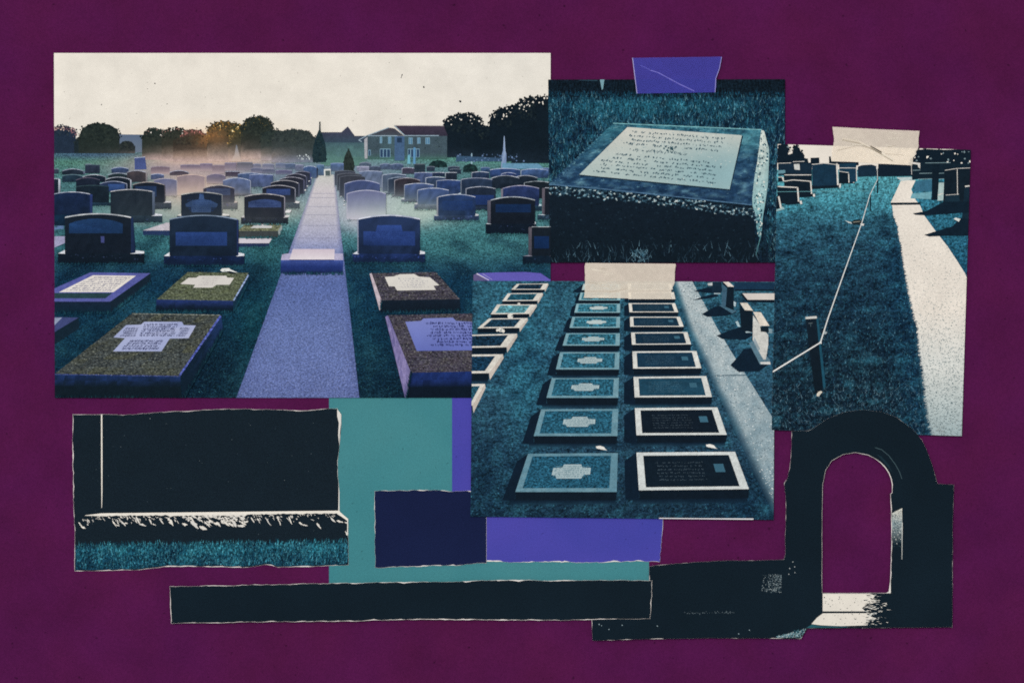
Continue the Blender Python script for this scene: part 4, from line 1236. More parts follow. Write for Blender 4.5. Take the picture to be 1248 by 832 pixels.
    for i in range(170):
        t = R()
        k = int(t * 7)
        f = t * 7 - k
        a = mixc((*L[k], 0), (*L[k + 1], 0), f)
        b = mixc((*Rr[k], 0), (*Rr[k + 1], 0), f)
        s = U(.1, .9)
        sd.poly(blob(a[0] + (b[0] - a[0]) * s, a[1] + (b[1] - a[1]) * s, U(.4, 1.2), 6, 1.2), random.choice([(40, 84, 100), (60, 104, 116), (228, 232, 222), (30, 60, 76)]), 1 + R())
    sd.poly(line((926.5, 289), (921, 311), 1.2, .5), (80, 130, 136))
    sd.build('rough_end', GRAIN, blk)

    Q = [(764.5, 155.2), (904, 165.2), (889, 231), (706, 213)]
    pl = Piece(B, lv + 6)
    pl.quad([(763.5, 155.5), (905.5, 166), (889.5, 233), (704.5, 214.5)], (22, 44, 62), 1, 1, 0)
    pl.quad(Q, lambda x, y: mixc(mixc((208, 208, 198), (178, 194, 190), (y - 160) / 50), (138, 174, 180), gauss(x, y, 880, 214, 80, 40) * .85), 16, 12, 1)
    for i in range(420):
        x, y = bil(Q, R(), R())
        pl.poly(blob(x, y, U(.3, .9), 5, .6), (140, 166, 170) if R() < .7 else (214, 218, 210), 1.3 + R() * .3)
    tq = (66, 92, 104)
    for v0, v1, u0, u1, n in ((.04, .36, .06, .90, 4), (.38, .48, .10, .62, 1), (.5, .95, .03, .93, 6)):
        writing(pl, [bil(Q, u0, v0), bil(Q, u1, v0), bil(Q, u1, v1), bil(Q, u0, v1)], n, tq, fill=.85, size=.62, ragged=.10, d=1.8, margin=(.01, .02))
    for i in range(26):
        x, y = 816 + random.gauss(0, 3), 182.5 + random.gauss(0, 2)
        pl.poly(blob(x, y, U(.4, 1.2), 6), (52, 82, 90), 2.5 + R() * .4)
    pl.build('plaque', GRAIN_SOFT, blk)


block_print()

# ================================================================== print 3: rows of flat grave slabs
SQ = [(576, 342.2), (944, 343.5), (942.5, 633), (573.5, 629)]
sp_ = sheet('photo_print', SQ, 1.30, CORE, 0.13)
tag(sp_, 'teal print with three rows of bordered flat grave slabs beside a path', 'photo print', 'photographs in the collage')
SP = Print(sp_, SQ)


def slab_print():
    P = sp_
    pleft = [(342, 823), (360, 829), (400, 842), (430, 856), (460, 869), (500, 888), (540, 906), (580, 924), (620, 943), (640, 950)]
    pright = [(342, 843), (370, 858), (400, 874), (430, 892), (460, 911), (500, 936), (540, 960), (640, 1020)]
    il = lambda t, y: ramp([(a, (b, 0, 0)) for a, b in t], y)[0]

    def lawn(x, y):
        c = ramp([(342, (44, 88, 106)), (380, (46, 92, 112)), (440, (46, 86, 108)), (500, (42, 76, 96)), (560, (32, 60, 80)), (600, (28, 54, 72)), (640, (22, 46, 64))], y)
        c = mixc(c, (40, 112, 134), .5 * gauss(x, y, 640, 460, 30, 90))
        c = mixc(c, (16, 44, 64), .6 * gauss(x, y, 590, 590, 40, 60))
        c = mixc(c, (18, 52, 76), .5 * gauss(x, y, 800, 440, 200, 10))
        c = mixc(c, (16, 46, 68), .6 * gauss(x, y, 915, 620, 40, 40))
        v = cn(x, y * 1.5, .05, 1) + .7 * cn(x, y * 1.3, .2, 5)
        return mixc(c, (12, 36, 54), -v * .7) if v < 0 else mixc(c, (58, 128, 146), v * .45)
    pc = Piece(SP, SP.whole(8), lambda x, y: (x * .22, y * .3, 0))
    pc.quad([(570, 340), (950, 340), (950, 640), (570, 640)], lawn, 120, 100)
    blades(pc, 9000, (572, 343, 946, 634), lambda x, y: 1.6 + (y - 340) * .009, lambda x, y: mixc(lawn(x, y), random.choice([(74, 142, 158), (12, 34, 54), (12, 34, 54), (10, 28, 46), (48, 112, 132)]), U(.15, .65)), 1.2, 1.1, d=7)
    tag(pc.build('lawn', GRASS, P), kind='stuff')
    # path with its soft shaded side
    pc = Piece(SP, SP.coats((815, 340, 960, 640), 3), lambda x, y: (x * .5, y * .6, 0))
    for y in range(342, 636, 6):
        for k in range(14):
            x0 = lambda yy, k=k: il(pleft, yy) - 4 + (il(pright, yy) - il(pleft, yy) + 4) * k / 14

            def pcx(x, yy):
                e = x - il(pleft, yy)
                c = mixc((182, 194, 196), (126, 150, 160), (yy - 342) / 280 + .5 * cn(x, yy, .12, 3))
                return mixc(lawn(x, yy), c, max(0, min(1, (e + 3) / (6 + (yy - 340) * .03))))
            pc.poly([(x0(y), y), (x0(y, k + 1), y), (x0(y + 6, k + 1), y + 6), (x0(y + 6), y + 6)], pcx)
    for y in (457.5,):
        pc.poly(line((il(pleft, y) + 3, y), (il(pright, y), y - .5), 1.2), (70, 96, 110), 1.2)
    for _ in range(900):
        y = U(344, 632)
        x = U(il(pleft, y) + 4, min(943, il(pright, y)))
        pc.poly(blob(x, y, U(.3, .9), 5, .7), random.choice([(80, 106, 120), (110, 134, 144), (220, 226, 224)]), 1.4 + R())
    tag(pc.build('path', PAVE2, P), 'pale pitted path with one side in shade')
    # dark back edge and pale kerb behind the upright stones
    pc = Piece(SP, SP.coats((880, 340, 946, 358), 2))
    pc.poly([(895, 344), (944, 344.5), (944, 355), (893, 353)], (24, 52, 76))
    pc.poly([(895, 352.5), (944, 352.5), (944, 354.6), (895, 354.6)], (16, 32, 46), .5)
    pc.build('hedge', GRAIN, P)
    pc = Piece(SP, SP.coats((900, 355, 946, 370), 3))
    pc.poly([(902, 358), (907, 357.5), (912, 365), (944, 365.5), (944, 369), (910, 368)], (14, 28, 40))
    pc.poly([(904.5, 357.5), (944, 357.5), (944, 365.3), (911, 365.3)], (214, 206, 198), 1)
    pc.build('grave_slab', GRAIN_SOFT, P)

    def upright(sh, faces, name='headstone', foot=None):
        allp = [p for f, c in faces for p in f] + sh + ([p for f, c in foot for p in f] if foot else [])
        lv = SP.coats(bbox(*allp), 6)
        s = Piece(SP, lv)
        s.poly(sh, (14, 32, 48))
        root = Piece(SP, lv + 3)
        for i, (f, c) in enumerate(faces):
            root.poly(f, c, i * .1)
        r = root.build(name, GRAIN, P)
        s.build('shadow', GRAIN, r)
        if foot:
            b = Piece(SP, lv + 1.5)
            for i, (f, c) in enumerate(foot):
                b.poly(f, c, i * .1)
            b.build('base', GRAIN, r)
    dkk = (15, 30, 42)
    # far pair, then nearer ones
    upright([(845, 355), (862, 350), (880, 352), (878, 358), (862, 357)], [([(866, 344), (879, 344), (879, 357), (868, 357)], (20, 40, 56)), ([(862, 345.5), (868, 344), (868, 348), (863, 348)], (190, 196, 196))])
    upright([(855, 383), (870, 374), (884, 372), (898, 381), (884, 385), (862, 386)], [([(880, 344), (888, 344), (894, 350), (894, 378), (882, 373)], dkk), ([(880, 346), (886, 351), (884, 375), (879, 372)], (60, 92, 112)), ([(881, 343.5), (888, 343.5), (894.5, 349.5), (887, 349.5)], (222, 212, 202))],
            foot=[([(876, 372), (882, 372), (898, 379), (892, 382)], (70, 104, 122)), ([(893, 366), (897, 369), (896, 374), (893, 372)], (180, 200, 206))])
    upright([(844, 366), (858, 361), (872, 358), (876, 361), (860, 364)], [([(870, 357), (878, 357), (878, 358.5), (870, 358.5)], (150, 170, 176))], name='footstone')
    upright([(873, 409), (890, 402), (905, 398), (918, 408), (908, 414), (880, 413)], [([(901, 371), (907, 378), (917, 378), (917, 405), (903, 402)], dkk), ([(901.5, 369), (910.5, 369), (917.5, 378.5), (907.5, 378)], (220, 212, 198))],
            foot=[([(896, 392), (899, 391), (902, 398), (899, 398)], (176, 200, 206)), ([(908, 404), (917, 403), (917, 405), (909, 405.5)], (170, 190, 196))])
    upright([(890, 445), (896, 438), (903, 430), (906, 425), (918, 424), (936, 444), (925, 452), (900, 453)], [([(917.5, 384), (926, 396), (936, 408), (936, 420), (933, 438), (930, 438), (917, 414)], (206, 206, 200)), ([(926, 398), (936, 398), (937, 405), (927, 404)], (20, 34, 44)), ([(917.5, 380), (927, 380.5), (937.5, 397), (926.5, 397)], (222, 212, 198)), ([(919, 410), (926, 425), (924, 428), (918, 416)], (150, 164, 170))],
            foot=[([(912.5, 418), (917, 416), (938, 438), (938, 444), (926, 444)], (92, 124, 140)), ([(926, 441), (938, 440.5), (939, 444), (927, 443.5)], (210, 210, 206)), ([(936, 400), (941, 401), (941, 406), (936, 406)], (130, 156, 166))])

    def slab(TL, TR, BR, BL, h, border, inner, plq, bw=(.075, .08, .075, .07), side=None, shade=10, cast=True, text=True, sidecol=(206, 198, 186)):
        q = [TL, TR, BR, BL]
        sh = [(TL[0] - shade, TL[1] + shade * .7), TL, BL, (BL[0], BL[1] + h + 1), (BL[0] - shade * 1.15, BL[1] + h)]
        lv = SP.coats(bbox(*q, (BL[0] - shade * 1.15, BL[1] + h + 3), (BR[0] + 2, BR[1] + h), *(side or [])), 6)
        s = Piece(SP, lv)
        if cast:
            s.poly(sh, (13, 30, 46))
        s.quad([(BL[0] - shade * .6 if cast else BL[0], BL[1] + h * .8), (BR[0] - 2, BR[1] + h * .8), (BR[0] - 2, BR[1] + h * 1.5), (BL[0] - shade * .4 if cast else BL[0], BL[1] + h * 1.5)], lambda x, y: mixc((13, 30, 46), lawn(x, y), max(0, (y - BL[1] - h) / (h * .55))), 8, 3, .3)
        top = Piece(SP, lv + 2, lambda x, y: (x * .3, y * .4, 0))
        top.quad(q, lambda x, y: mixc(border, (245, 238, 226), U(-.1, .1)) if True else border, 10, 8)
        root = top.build('grave_slab', GRAIN, P)
        e = Piece(SP, lv + 1)
        e.quad([BL, BR, (BR[0] - .8, BR[1] + h), (BL[0] + .8, BL[1] + h)], (13, 26, 38), 4, 1)
        if side:
            e.quad(side, sidecol, 2, 2, .3)
        e.build('slab_edge', GRAIN, root)
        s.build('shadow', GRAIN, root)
        inn = Piece(SP, lv + 3, lambda x, y: (x * .3, y * .4, 0))
        iq = inset(q, *bw)
        inn.quad(iq, lambda x, y: mixc(inner, (10, 24, 36), U(0, .25)), 8, 6)
        if text == 'lines':
            writing(inn, inset(iq, .12, .16, .3, .16), 6, mixc(inner, (170, 190, 196), .32), fill=.75, size=.4, ragged=.06, d=.4, margin=(.02, .02))
        pan = inn.build('panel', GRAIN if text == 'lines' else GRASS, root)
        if plq:
            p = Piece(SP, lv + 4)
            plq(p, iq)
            p.build('plaque', GRAIN_SOFT, root)

    def cross(p, iq, c=(176, 200, 202), k=1.0, wr=True):
        q = inset(iq, .30, .26, .24, .30)
        f = lambda u, v: bil(q, u, v)
        p.poly([f(0, .25), f(.24, .22), f(.27, 0), f(.73, 0), f(.77, .22), f(1, .25), f(1, .72), f(.84, .74), f(.78, 1), f(.14, 1), f(.1, .78), f(0, .75)], c)
        if wr:
            writing(p, inset(q, .02, .06, .02, .06), 6, (92, 128, 140), fill=.9, size=.9, ragged=.04, d=.4, margin=(.02, .02))

    def tile(p, iq):
        q = inset(iq, .79, .28, .10, .46)
        p.quad(q, (60, 102, 122), 1, 1)
        writing(p, q, 3, (50, 96, 116), fill=.7, d=.4)

    # left column, teal tops with a pale cross
    Lc = [((707.5, 356.5), (756, 356.5), (756, 366), (705, 366), 3.5), ((702.5, 370), (755.7, 370), (755.5, 381), (700, 381), 4), ((697.5, 386), (755.5, 386), (755.3, 399.5), (694, 399.5), 5), ((690, 406), (755.4, 406), (755, 421), (685.5, 421), 6), ((682.5, 429), (755, 429), (754.4, 450), (677.5, 450), 7), ((672.5, 460), (754.3, 460), (753.3, 484.5), (666, 484.5), 8.5), ((659.5, 498.5), (753.5, 498), (752.3, 531), (650.5, 531), 9), ((643.5, 552.5), (753, 551.5), (751.5, 599), (628, 599), 10)]
    slab((711, 346), (756, 346), (756, 353.5), (709, 353.5), 2.5, (176, 196, 196), (78, 142, 158), None)
    for i, (a, b, c, d, h) in enumerate(Lc):
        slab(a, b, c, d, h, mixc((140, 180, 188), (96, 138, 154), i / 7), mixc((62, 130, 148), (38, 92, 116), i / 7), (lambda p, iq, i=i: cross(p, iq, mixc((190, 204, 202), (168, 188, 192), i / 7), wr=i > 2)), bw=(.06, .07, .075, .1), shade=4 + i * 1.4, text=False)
    # right column, white borders round dark panels
    Rc = [((765.5, 356), (821, 356), (823, 364.5), (765.7, 364.5), 3.5), ((766, 369.5), (822.5, 369.5), (826.5, 380.5), (767, 380.5), 4), ((767.5, 386), (828.5, 386), (833, 398), (768, 398), 5), ((769, 405), (837.5, 404.5), (842, 419.5), (770, 420), 6.5), ((770.5, 428), (848.5, 427.5), (854.5, 448.5), (771.5, 449), 7), ((772, 459), (860.5, 458), (867.5, 483.5), (773.3, 484), 8), ((773.5, 497), (874, 496), (885.5, 529.5), (775.5, 530), 9), ((775.5, 551), (895.5, 550), (912.5, 595.5), (778.5, 597), 11)]
    slab((765, 345.5), (818, 345.5), (820, 353), (765, 353), 2.5, (206, 204, 196), (70, 104, 120), None)
    inn = [(40, 74, 92), (26, 54, 72), (24, 54, 74), (22, 50, 70), (26, 58, 80), (34, 76, 98), (16, 28, 40), (16, 30, 42)]
    for i, (a, b, c, d, h) in enumerate(Rc):
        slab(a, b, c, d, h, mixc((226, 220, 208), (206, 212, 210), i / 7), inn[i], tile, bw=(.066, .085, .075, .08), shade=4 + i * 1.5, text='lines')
    # far left column seen on its bright ends
    Fc = [((630, 346), (668, 345.5), (664, 353), (623, 353), 3, (22, 48, 66), (674, 342)), ((619, 357.5), (661.5, 357), (655, 366.5), (612, 367), 4, (36, 88, 106), None), ((606, 371), (654, 371), (645, 382.5), (598, 383), 4, (96, 158, 168), None), ((596, 388), (643, 387.5), (633, 399.5), (582, 400), 5, (28, 60, 80), None), ((566, 408), (630, 406.5), (617.5, 423), (556, 424), 6.5, (22, 52, 74), None), ((560, 432), (613, 431.5), (596, 454.5), (550, 455), 8.5, (22, 58, 84), None), ((560, 468), (591, 467.5), (576, 494), (550, 494), 9, (40, 92, 112), None)]
    for a, b, c, d, h, ic, _ in Fc:
        slab(a, b, c, d, h, (216, 212, 202), ic, None, bw=(.10, .1, .15, .12), cast=False, text=False, side=[b, (b[0] + h * .1, b[1] + h * .55), (c[0] + h * .12, c[1] + h), c], sidecol=(196, 186, 176))
    # white flowers left on the slabs
    def flower(x, y, s, tulip=False):
        pc = Piece(SP, SP.coats((x - 8, y - 6, x + 14, y + 6), 4))
        if tulip:
            pc.poly([(x - 2, y + 2), (x + 12, y + 2), (x + 4, y + 3.5), (x - 4, y + 3)], (12, 26, 38))
            pc.poly([(x - 1, y - 2), (x + 4, y - 2.8), (x + 9, y - 1.2), (x + 11, y + 1.5), (x + 13, y + 3), (x + 7, y + 2), (x + 3, y + 1.2), (x, y + .4)], (232, 230, 222), 1)
        else:
            for i in range(5):
                pc.poly(blob(x + U(-3, 3) * s, y + U(-1.4, 1.4) * s, 1.7 * s, 7), (226, 222, 212), 1 + i * .3)
            pc.poly(blob(x + .5, y, .8 * s, 6), (90, 110, 116), 3)
        pc.build('flower', GRAIN_SOFT, P)
    flower(623.5, 385, 1.2)
    flower(610, 402.5, 1.2)
    flower(632, 370.2, .5)
    flower(727, 545.5, 1, True)
    flower(861, 543.5, 1, True)
    # bare white paper along the lower edge
    pc = Piece(SP, SP.whole(1))
    pc.poly([(803, 630.3), (850, 630.8), (918, 631), (918, 632.9), (803, 631.8)], (222, 222, 224))
    pc.build('bare_edge', GRAIN_SOFT, P)


slab_print()

# ================================================================== print 4: string line over the grass
TQ = [(947.5, 176), (1182.5, 183), (1171.5, 531), (940, 523.5)]
tp_ = sheet('photo_print', TQ, 1.50, CORE, 0.13)
tag(tp_, 'narrow teal print of a white string on a stake beside a bright path', 'photo print', 'photographs in the collage')
T = Print(tp_, TQ)


def string_print():
    P = tp_
    dk = (15, 30, 42)
    pc = Piece(T, T.whole())
    pc.quad([(940, 174), (1190, 174), (1190, 215), (940, 215)], (236, 228, 216), 6, 2)
    pc.build('sky', GRAIN_SOFT, P)

    def lawn(x, y):
        c = ramp([(206, (84, 156, 166)), (225, (78, 148, 160)), (250, (66, 134, 150)), (272, (48, 97, 116)), (300, (35, 71, 91)), (340, (27, 56, 75)), (390, (21, 46, 64)), (450, (19, 40, 54)), (530, (15, 32, 46))], y)
        c = mixc(c, (16, 50, 74), .7 * gauss(x, y, 1085 + (y - 250) * .13, y, 22, 1) * min(1, max(0, (y - 255) / 60)))
        c = mixc(c, (12, 32, 46), .6 * gauss(x, y, 985, 485, 30, 14))
        v = (cn(x, y * 2.2, .045, 1) + .8 * cn(x, y * 1.6, .16, 5)) * min(1, (y - 200) / 90)
        return mixc(c, (9, 28, 44), -v * .85) if v < 0 else mixc(c, (60, 136, 156), v * .4)
    pc = Piece(T, T.whole(8), lambda x, y: (x * .22, y * .3, 0))
    pc.quad([(936, 207), (1190, 207), (1190, 540), (936, 540)], lawn, 84, 110)
    blades(pc, 10500, (940, 250, 1182, 532), lambda x, y: 1.5 + (y - 230) * .013, lambda x, y: mixc(lawn(x, y), random.choice([(80, 150, 168), (10, 28, 44), (10, 28, 44), (44, 110, 132), (120, 168, 180) if y > 380 else (40, 100, 120)]), U(.15, .65)), 1.0, .9, d=7)
    blades(pc, 500, (940, 470, 1130, 532), 6, lambda x, y: mixc(lawn(x, y), (140, 176, 190), U(.2, .7)), 1.3, .8, d=7)
    blades(pc, 900, (945, 210, 1120, 252), 1.2, lambda x, y: mixc(lawn(x, y), random.choice([(120, 186, 194), (40, 104, 124)]), U(.1, .4)), 1.4, .9, d=7)
    tag(pc.build('lawn', GRASS, P), kind='stuff')
    # grass right of the path is darker
    pc = Piece(T, T.coats((1105, 215, 1185, 340), 2))
    pc.poly([(1113, 221), (1182, 212), (1182, 345), (1166, 322), (1147, 293), (1120, 258), (1110, 240)], lambda x, y: mixc((52, 118, 138), (26, 74, 100), (y - 230) / 80))
    for _ in range(260):
        x, y = U(1122, 1180), U(236, 330)
        pc.poly(blob(x, y, U(.4, 1.3), 5, .6), mixc((36, 92, 114), random.choice([(20, 56, 78), (70, 140, 158)]), U(.2, .7)), .6 + R() * .6)
    tag(pc.build('verge', GRASS, P), kind='stuff')
    # path
    L = [(1097.7, 220), (1090, 237), (1085, 247), (1087, 252), (1088, 263), (1093, 276), (1094, 286), (1097, 300), (1099, 318), (1102, 334), (1105, 355), (1109, 372), (1112, 388), (1116, 398), (1116.5, 415), (1118, 430), (1121, 450), (1123, 466), (1124.5, 480), (1125.5, 494), (1128, 512), (1132, 532)]
    Rt = [(1115.5, 220), (1110, 231), (1115, 243), (1121, 251), (1126, 263), (1135.5, 276), (1143, 286), (1154, 300), (1166, 318), (1176, 334), (1184, 355), (1184, 372), (1184, 388), (1184, 398), (1184, 415), (1184, 430), (1184, 450), (1184, 466), (1184, 480), (1184, 494), (1184, 512), (1184, 532)]
    pc = Piece(T, T.coats((1080, 218, 1186, 534), 4), lambda x, y: (x * .35, y * .45, 0))
    for i in range(len(L) - 1):
        def col(x, y):
            c = mixc((232, 224, 212), (216, 218, 212), (y - 380) / 60)
            return mixc(c, (140, 166, 172), max(0, (y - 450) / 80) * .7)
        pc.quad([L[i], Rt[i], Rt[i + 1], L[i + 1]], col, 6, 2)
    lxs = [(p[1], (p[0], 0, 0)) for p in L]
    rxs = [(p[1], (p[0], 0, 0)) for p in Rt]
    for _ in range(2600):
        y = 270 + 262 * R() ** .55
        a, b = ramp(lxs, y)[0], min(1180, ramp(rxs, y)[0])
        pc.poly(blob(U(a, b), y, U(.25, .75) * (.7 + (y - 270) / 400), 5, .8), mixc((90, 110, 116), (200, 204, 198), R() * .7), 1 + R() * 1.8)
    pc.build('path', PAVE_DOT, P)
    # ragged grass along the path edge
    pc = Piece(T, T.coats((1080, 255, 1140, 534), 4))
    for i in range(900):
        y = 258 + 275 * R() ** .8
        x = ramp(lxs, y)[0]
        l = 2 + (y - 250) * .014
        a = U(-.4, 1.5)
        pc.poly([(x - 2, y - .8), (x - 2, y + .8), (x + math.sin(a) * l - .6, y - math.cos(a) * l)], mixc(lawn(x - 8, y), (90, 140, 156), R() ** 2 * .6), R() * 3)
    tag(pc.build('grass_edge', GRAIN, P), kind='stuff')

    def box(pts, col, name, rims=(), base=None):
        lv = T.coats(bbox(*pts, *(base[0] if base else [])), 4)
        r = Piece(T, lv + 1)
        r.poly(pts, col)
        for p, q, wd in rims:
            r.poly(line(p, q, wd), (218, 214, 206), .8)
        o = r.build(name, GRAIN, P)
        if base:
            b = Piece(T, lv)
            b.poly(base[0], base[1])
            for p, q, wd in base[2]:
                b.poly(line(p, q, wd), (220, 218, 212), .5)
            b.build('base', GRAIN, o)
    # trees behind
    def trees(pts, name, holes=0, n=60):
        bb = bbox(*pts)
        pc = Piece(T, T.coats((bb[0] - 4, bb[1] - 4, bb[2] + 4, bb[3] + 2), 3))
        pc.poly(pts, dk)
        for i in range(n):
            k = random.randrange(len(pts) - 2)
            t = R()
            x, y = pts[k][0] + (pts[k + 1][0] - pts[k][0]) * t, pts[k][1] + (pts[k + 1][1] - pts[k][1]) * t
            pc.poly(blob(x + U(-1.5, 1.5), y + U(-1.6, 1.2), U(.5, 1.5), 6), dk, .5 + R() * .4)
        for i in range(holes):
            pc.poly(blob(U(bb[0] + 4, bb[2] - 2), U(bb[1] + 3, bb[3] - 4), U(.5, 1.4), 6), random.choice([CREAM, (120, 140, 146)]), 1 + R())
        pc.build(name, GRAIN, P)
    trees([(944, 199), (946, 184), (950, 177), (957, 175), (962, 182), (960, 188), (964, 192), (967, 180), (971, 176), (973, 183), (978, 187), (981, 195), (982, 199), (944, 199)], 'tree', 1)
    trees([(1108, 202), (1110, 196), (1116, 188), (1117, 183), (1130, 182), (1150, 183), (1184, 182), (1184, 206), (1108, 206)], 'tree', 26, 40)
    pc = Piece(T, T.coats((1060, 196, 1184, 222), 3))
    pc.quad([(1108, 198), (1184, 200), (1184, 218), (1111, 219)], (17, 34, 46), 4, 2)
    for y, a, b in ((199, 1127, 1158), (211.7, 1120, 1137), (211.7, 1143, 1150), (218.6, 1118, 1136), (218.6, 1144, 1150), (206, 1166, 1182), (208, 1112, 1121)):
        pc.poly(line((a, y), (b, y - .4), .8), (120, 146, 152), .6)
    pc.poly([(1110, 197.5), (1121, 199), (1121, 206), (1118.5, 204), (1118, 201), (1110, 200)], (212, 208, 200), .9)
    pc.build('hedge', GRAIN, P)
    pc = Piece(T, T.coats((1090, 214, 1138, 246), 3))
    pc.poly([(1092, 216.5), (1111, 216), (1111, 219.5), (1098, 221)], (190, 206, 206), 0)
    pc.quad([(1116, 221), (1136, 219), (1136, 233), (1113, 234)], (56, 106, 130), 2, 2)
    pc.quad([(1111, 236), (1135, 234), (1134, 243), (1109, 242)], (112, 164, 176), 3, 2, .5)
    pc.build('grave_slab', GRAIN, P)
    # stones, left group back to front
    box([(948, 199.5), (989, 198.5), (989, 215), (948, 214)], (22, 42, 58), 'headstone', [((950, 199.3), (966, 198.8), .7)])
    box([(967, 200.5), (974, 200), (974.5, 207.5), (968, 207)], (206, 208, 202), 'headstone')
    box([(987.5, 192.8), (998, 192.4), (998.3, 200), (987.5, 200)], dk, 'headstone')
    box([(1010, 191), (1012, 191), (1013, 197), (1046, 198), (1046, 202), (1010, 200)], dk, 'headstone')
    box([(963, 194), (984, 193.5), (985, 199), (964, 200)], (18, 34, 46), 'headstone', [((966, 197.5), (980, 197), .7)])
    box([(948, 208), (956.5, 207.5), (957, 211.5), (948, 212)], (100, 142, 154), 'headstone')
    box([(955, 211), (989, 213), (989, 224), (955, 220)], (17, 32, 44), 'headstone', [((955.5, 213.5), (988.5, 213.5), 1.0)])
    box([(1022, 200), (1043, 199), (1043.5, 222), (1024, 223)], (24, 56, 76), 'headstone', [((1022, 205), (1043, 205), .7), ((1043.3, 205), (1043.6, 221), 1.0)], ([(1022, 221), (1041, 220), (1041, 224), (1022, 224)], dk, [((1039.5, 219), (1040, 223), 1.6)]))
    box([(1022, 210), (1034, 210.5), (1034.5, 223.5), (1022, 224)], dk, 'headstone', [((1033.8, 212), (1034.3, 223), 1.2), ((1022, 209), (1034, 210.8), .7)])
    box([(1045, 203.5), (1050, 201.6), (1062, 201), (1068, 203), (1069, 215), (1045, 215.8)], (22, 44, 62), 'headstone', [((1067.8, 203.5), (1068.8, 212), .9)])
    box([(1070, 200), (1110, 201.5), (1110.5, 215), (1069, 215.5)], (17, 32, 46), 'headstone', [((1110.2, 202), (1110.6, 213), .6)])
    box([(989, 201), (994, 199.4), (1004, 198.8), (1014, 199.6), (1019, 201), (1019.5, 226), (990, 227)], (22, 50, 70), 'headstone', [((1019.4, 199.5), (1020.8, 226), 2.0), ((990, 200.8), (1004, 199.2), .8), ((1004, 199.2), (1018, 200.8), .8)], ([(988.5, 226), (1023, 225), (1023, 229), (989, 231)], dk, [((1023.4, 224), (1023.2, 229), 2.2)]))
    box([(955, 221.5), (965, 219.8), (987, 221), (988.5, 237), (972, 239.5), (956, 230)], dk, 'headstone', [((956, 221.2), (966, 219.6), 1.0), ((966, 219.6), (987.5, 221.2), 1.1), ((987.6, 221), (988.8, 236.5), 1.6)], ([(970, 237), (991, 236), (991, 240), (972, 241)], dk, [((991.4, 236.5), (991.8, 240), 2.4)]))
    box([(948, 216.5), (953.5, 216), (955, 221.5), (948, 222)], dk, 'headstone', [((948, 216.3), (953, 216), .9), ((953.2, 216), (955, 221.4), 2.0)])
    box([(947, 228), (972, 229), (972.5, 246), (958, 249), (947, 247)], dk, 'headstone', [((947.5, 227.6), (971.5, 228.8), 1.3), ((971.6, 228.6), (973, 246), 1.8)], ([(956, 246), (975, 244.5), (975.5, 248.5), (957, 250)], dk, [((975.4, 245), (976.2, 249), 2.6)]))
    box([(944, 240), (949, 239.5), (951, 254), (944, 256)], dk, 'headstone', [((948.6, 239.6), (951.4, 254), 2.0)], ([(944, 254), (954, 252), (956, 255), (946, 258)], (150, 184, 188), []))
    # right group
    box([(1135.5, 201), (1144, 201), (1143, 243.5), (1135, 244.5)], dk, 'post')
    box([(1143.5, 223), (1150, 222.6), (1149, 244.5), (1142, 244.8)], (176, 198, 196), 'headstone', [((1142.5, 238), (1149, 236), 1.2)])
    box([(1150.5, 208), (1166, 205.5), (1184, 205), (1184, 250), (1149, 247)], (17, 31, 42), 'headstone', [((1151, 208), (1166, 205.6), .7), ((1166, 205.6), (1183, 205), .6), ((1166, 206), (1166.5, 248), .8)])
    box([(1152, 238), (1168, 237), (1170, 250), (1150, 250)], (24, 46, 60), 'headstone', [((1152, 238), (1168, 237), .6)])
    box([(1175, 228), (1179, 226.5), (1184, 227), (1180, 274), (1171, 274)], (20, 40, 54), 'headstone', [((1175.5, 227.5), (1181, 226.8), 1.6)])
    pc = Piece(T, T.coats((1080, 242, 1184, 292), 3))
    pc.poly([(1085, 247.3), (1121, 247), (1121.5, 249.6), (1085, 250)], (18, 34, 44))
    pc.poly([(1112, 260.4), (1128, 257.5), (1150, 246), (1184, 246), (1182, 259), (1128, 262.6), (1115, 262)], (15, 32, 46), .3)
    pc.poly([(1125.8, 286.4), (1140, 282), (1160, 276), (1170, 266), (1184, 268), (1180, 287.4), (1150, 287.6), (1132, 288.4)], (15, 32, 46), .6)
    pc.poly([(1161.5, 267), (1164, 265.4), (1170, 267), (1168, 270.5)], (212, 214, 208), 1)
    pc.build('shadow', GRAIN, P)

    # stake, string, the far pegs
    def peg(x, y0, y1, wd):
        pc = Piece(T, T.coats((x - 2, y0, x + 2, y1)))
        pc.poly(line((x, y0), (x + .3, y1), wd), dk)
        pc.build('peg', GRAIN, P)
    peg(1068.8, 206, 236, 1.6)
    peg(1060.2, 236, 257, 1.5)
    peg(1087.5, 216, 224, .9)
    pc = Piece(T, T.coats((1026, 264, 1056, 277), 2))
    pc.poly([(1037, 270.5), (1041, 268), (1048, 268), (1052, 272), (1049, 274.5), (1039, 274)], (24, 40, 46))
    pc.poly([(1029, 268.6), (1037, 271), (1038, 273), (1034, 272)], (196, 200, 196), .4)
    pc.poly([(1048, 272.5), (1053, 272.8), (1052, 275.4), (1048.5, 275)], (214, 212, 206), .5)
    pc.poly(line((1039, 271), (1048, 270), .8), (150, 146, 130), .6)
    pc.build('fallen_peg', GRAIN, P)
    lv = T.coats((978, 383, 1006, 486), 4)
    pc = Piece(T, lv)
    pc.poly([(981.2, 387.5), (994.4, 387), (1003, 473.5), (997, 479), (992.6, 479)], lambda x, y: mixc((18, 32, 44), (13, 26, 36), (y - 390) / 60))
    pc.poly([(994.4, 387), (997.2, 389.5), (1006, 471), (1003, 473.5)], (30, 78, 98), .3)
    pc.poly([(981.2, 386.2), (994.8, 385), (995.4, 388), (981.4, 388.8)], (206, 206, 200), .6)
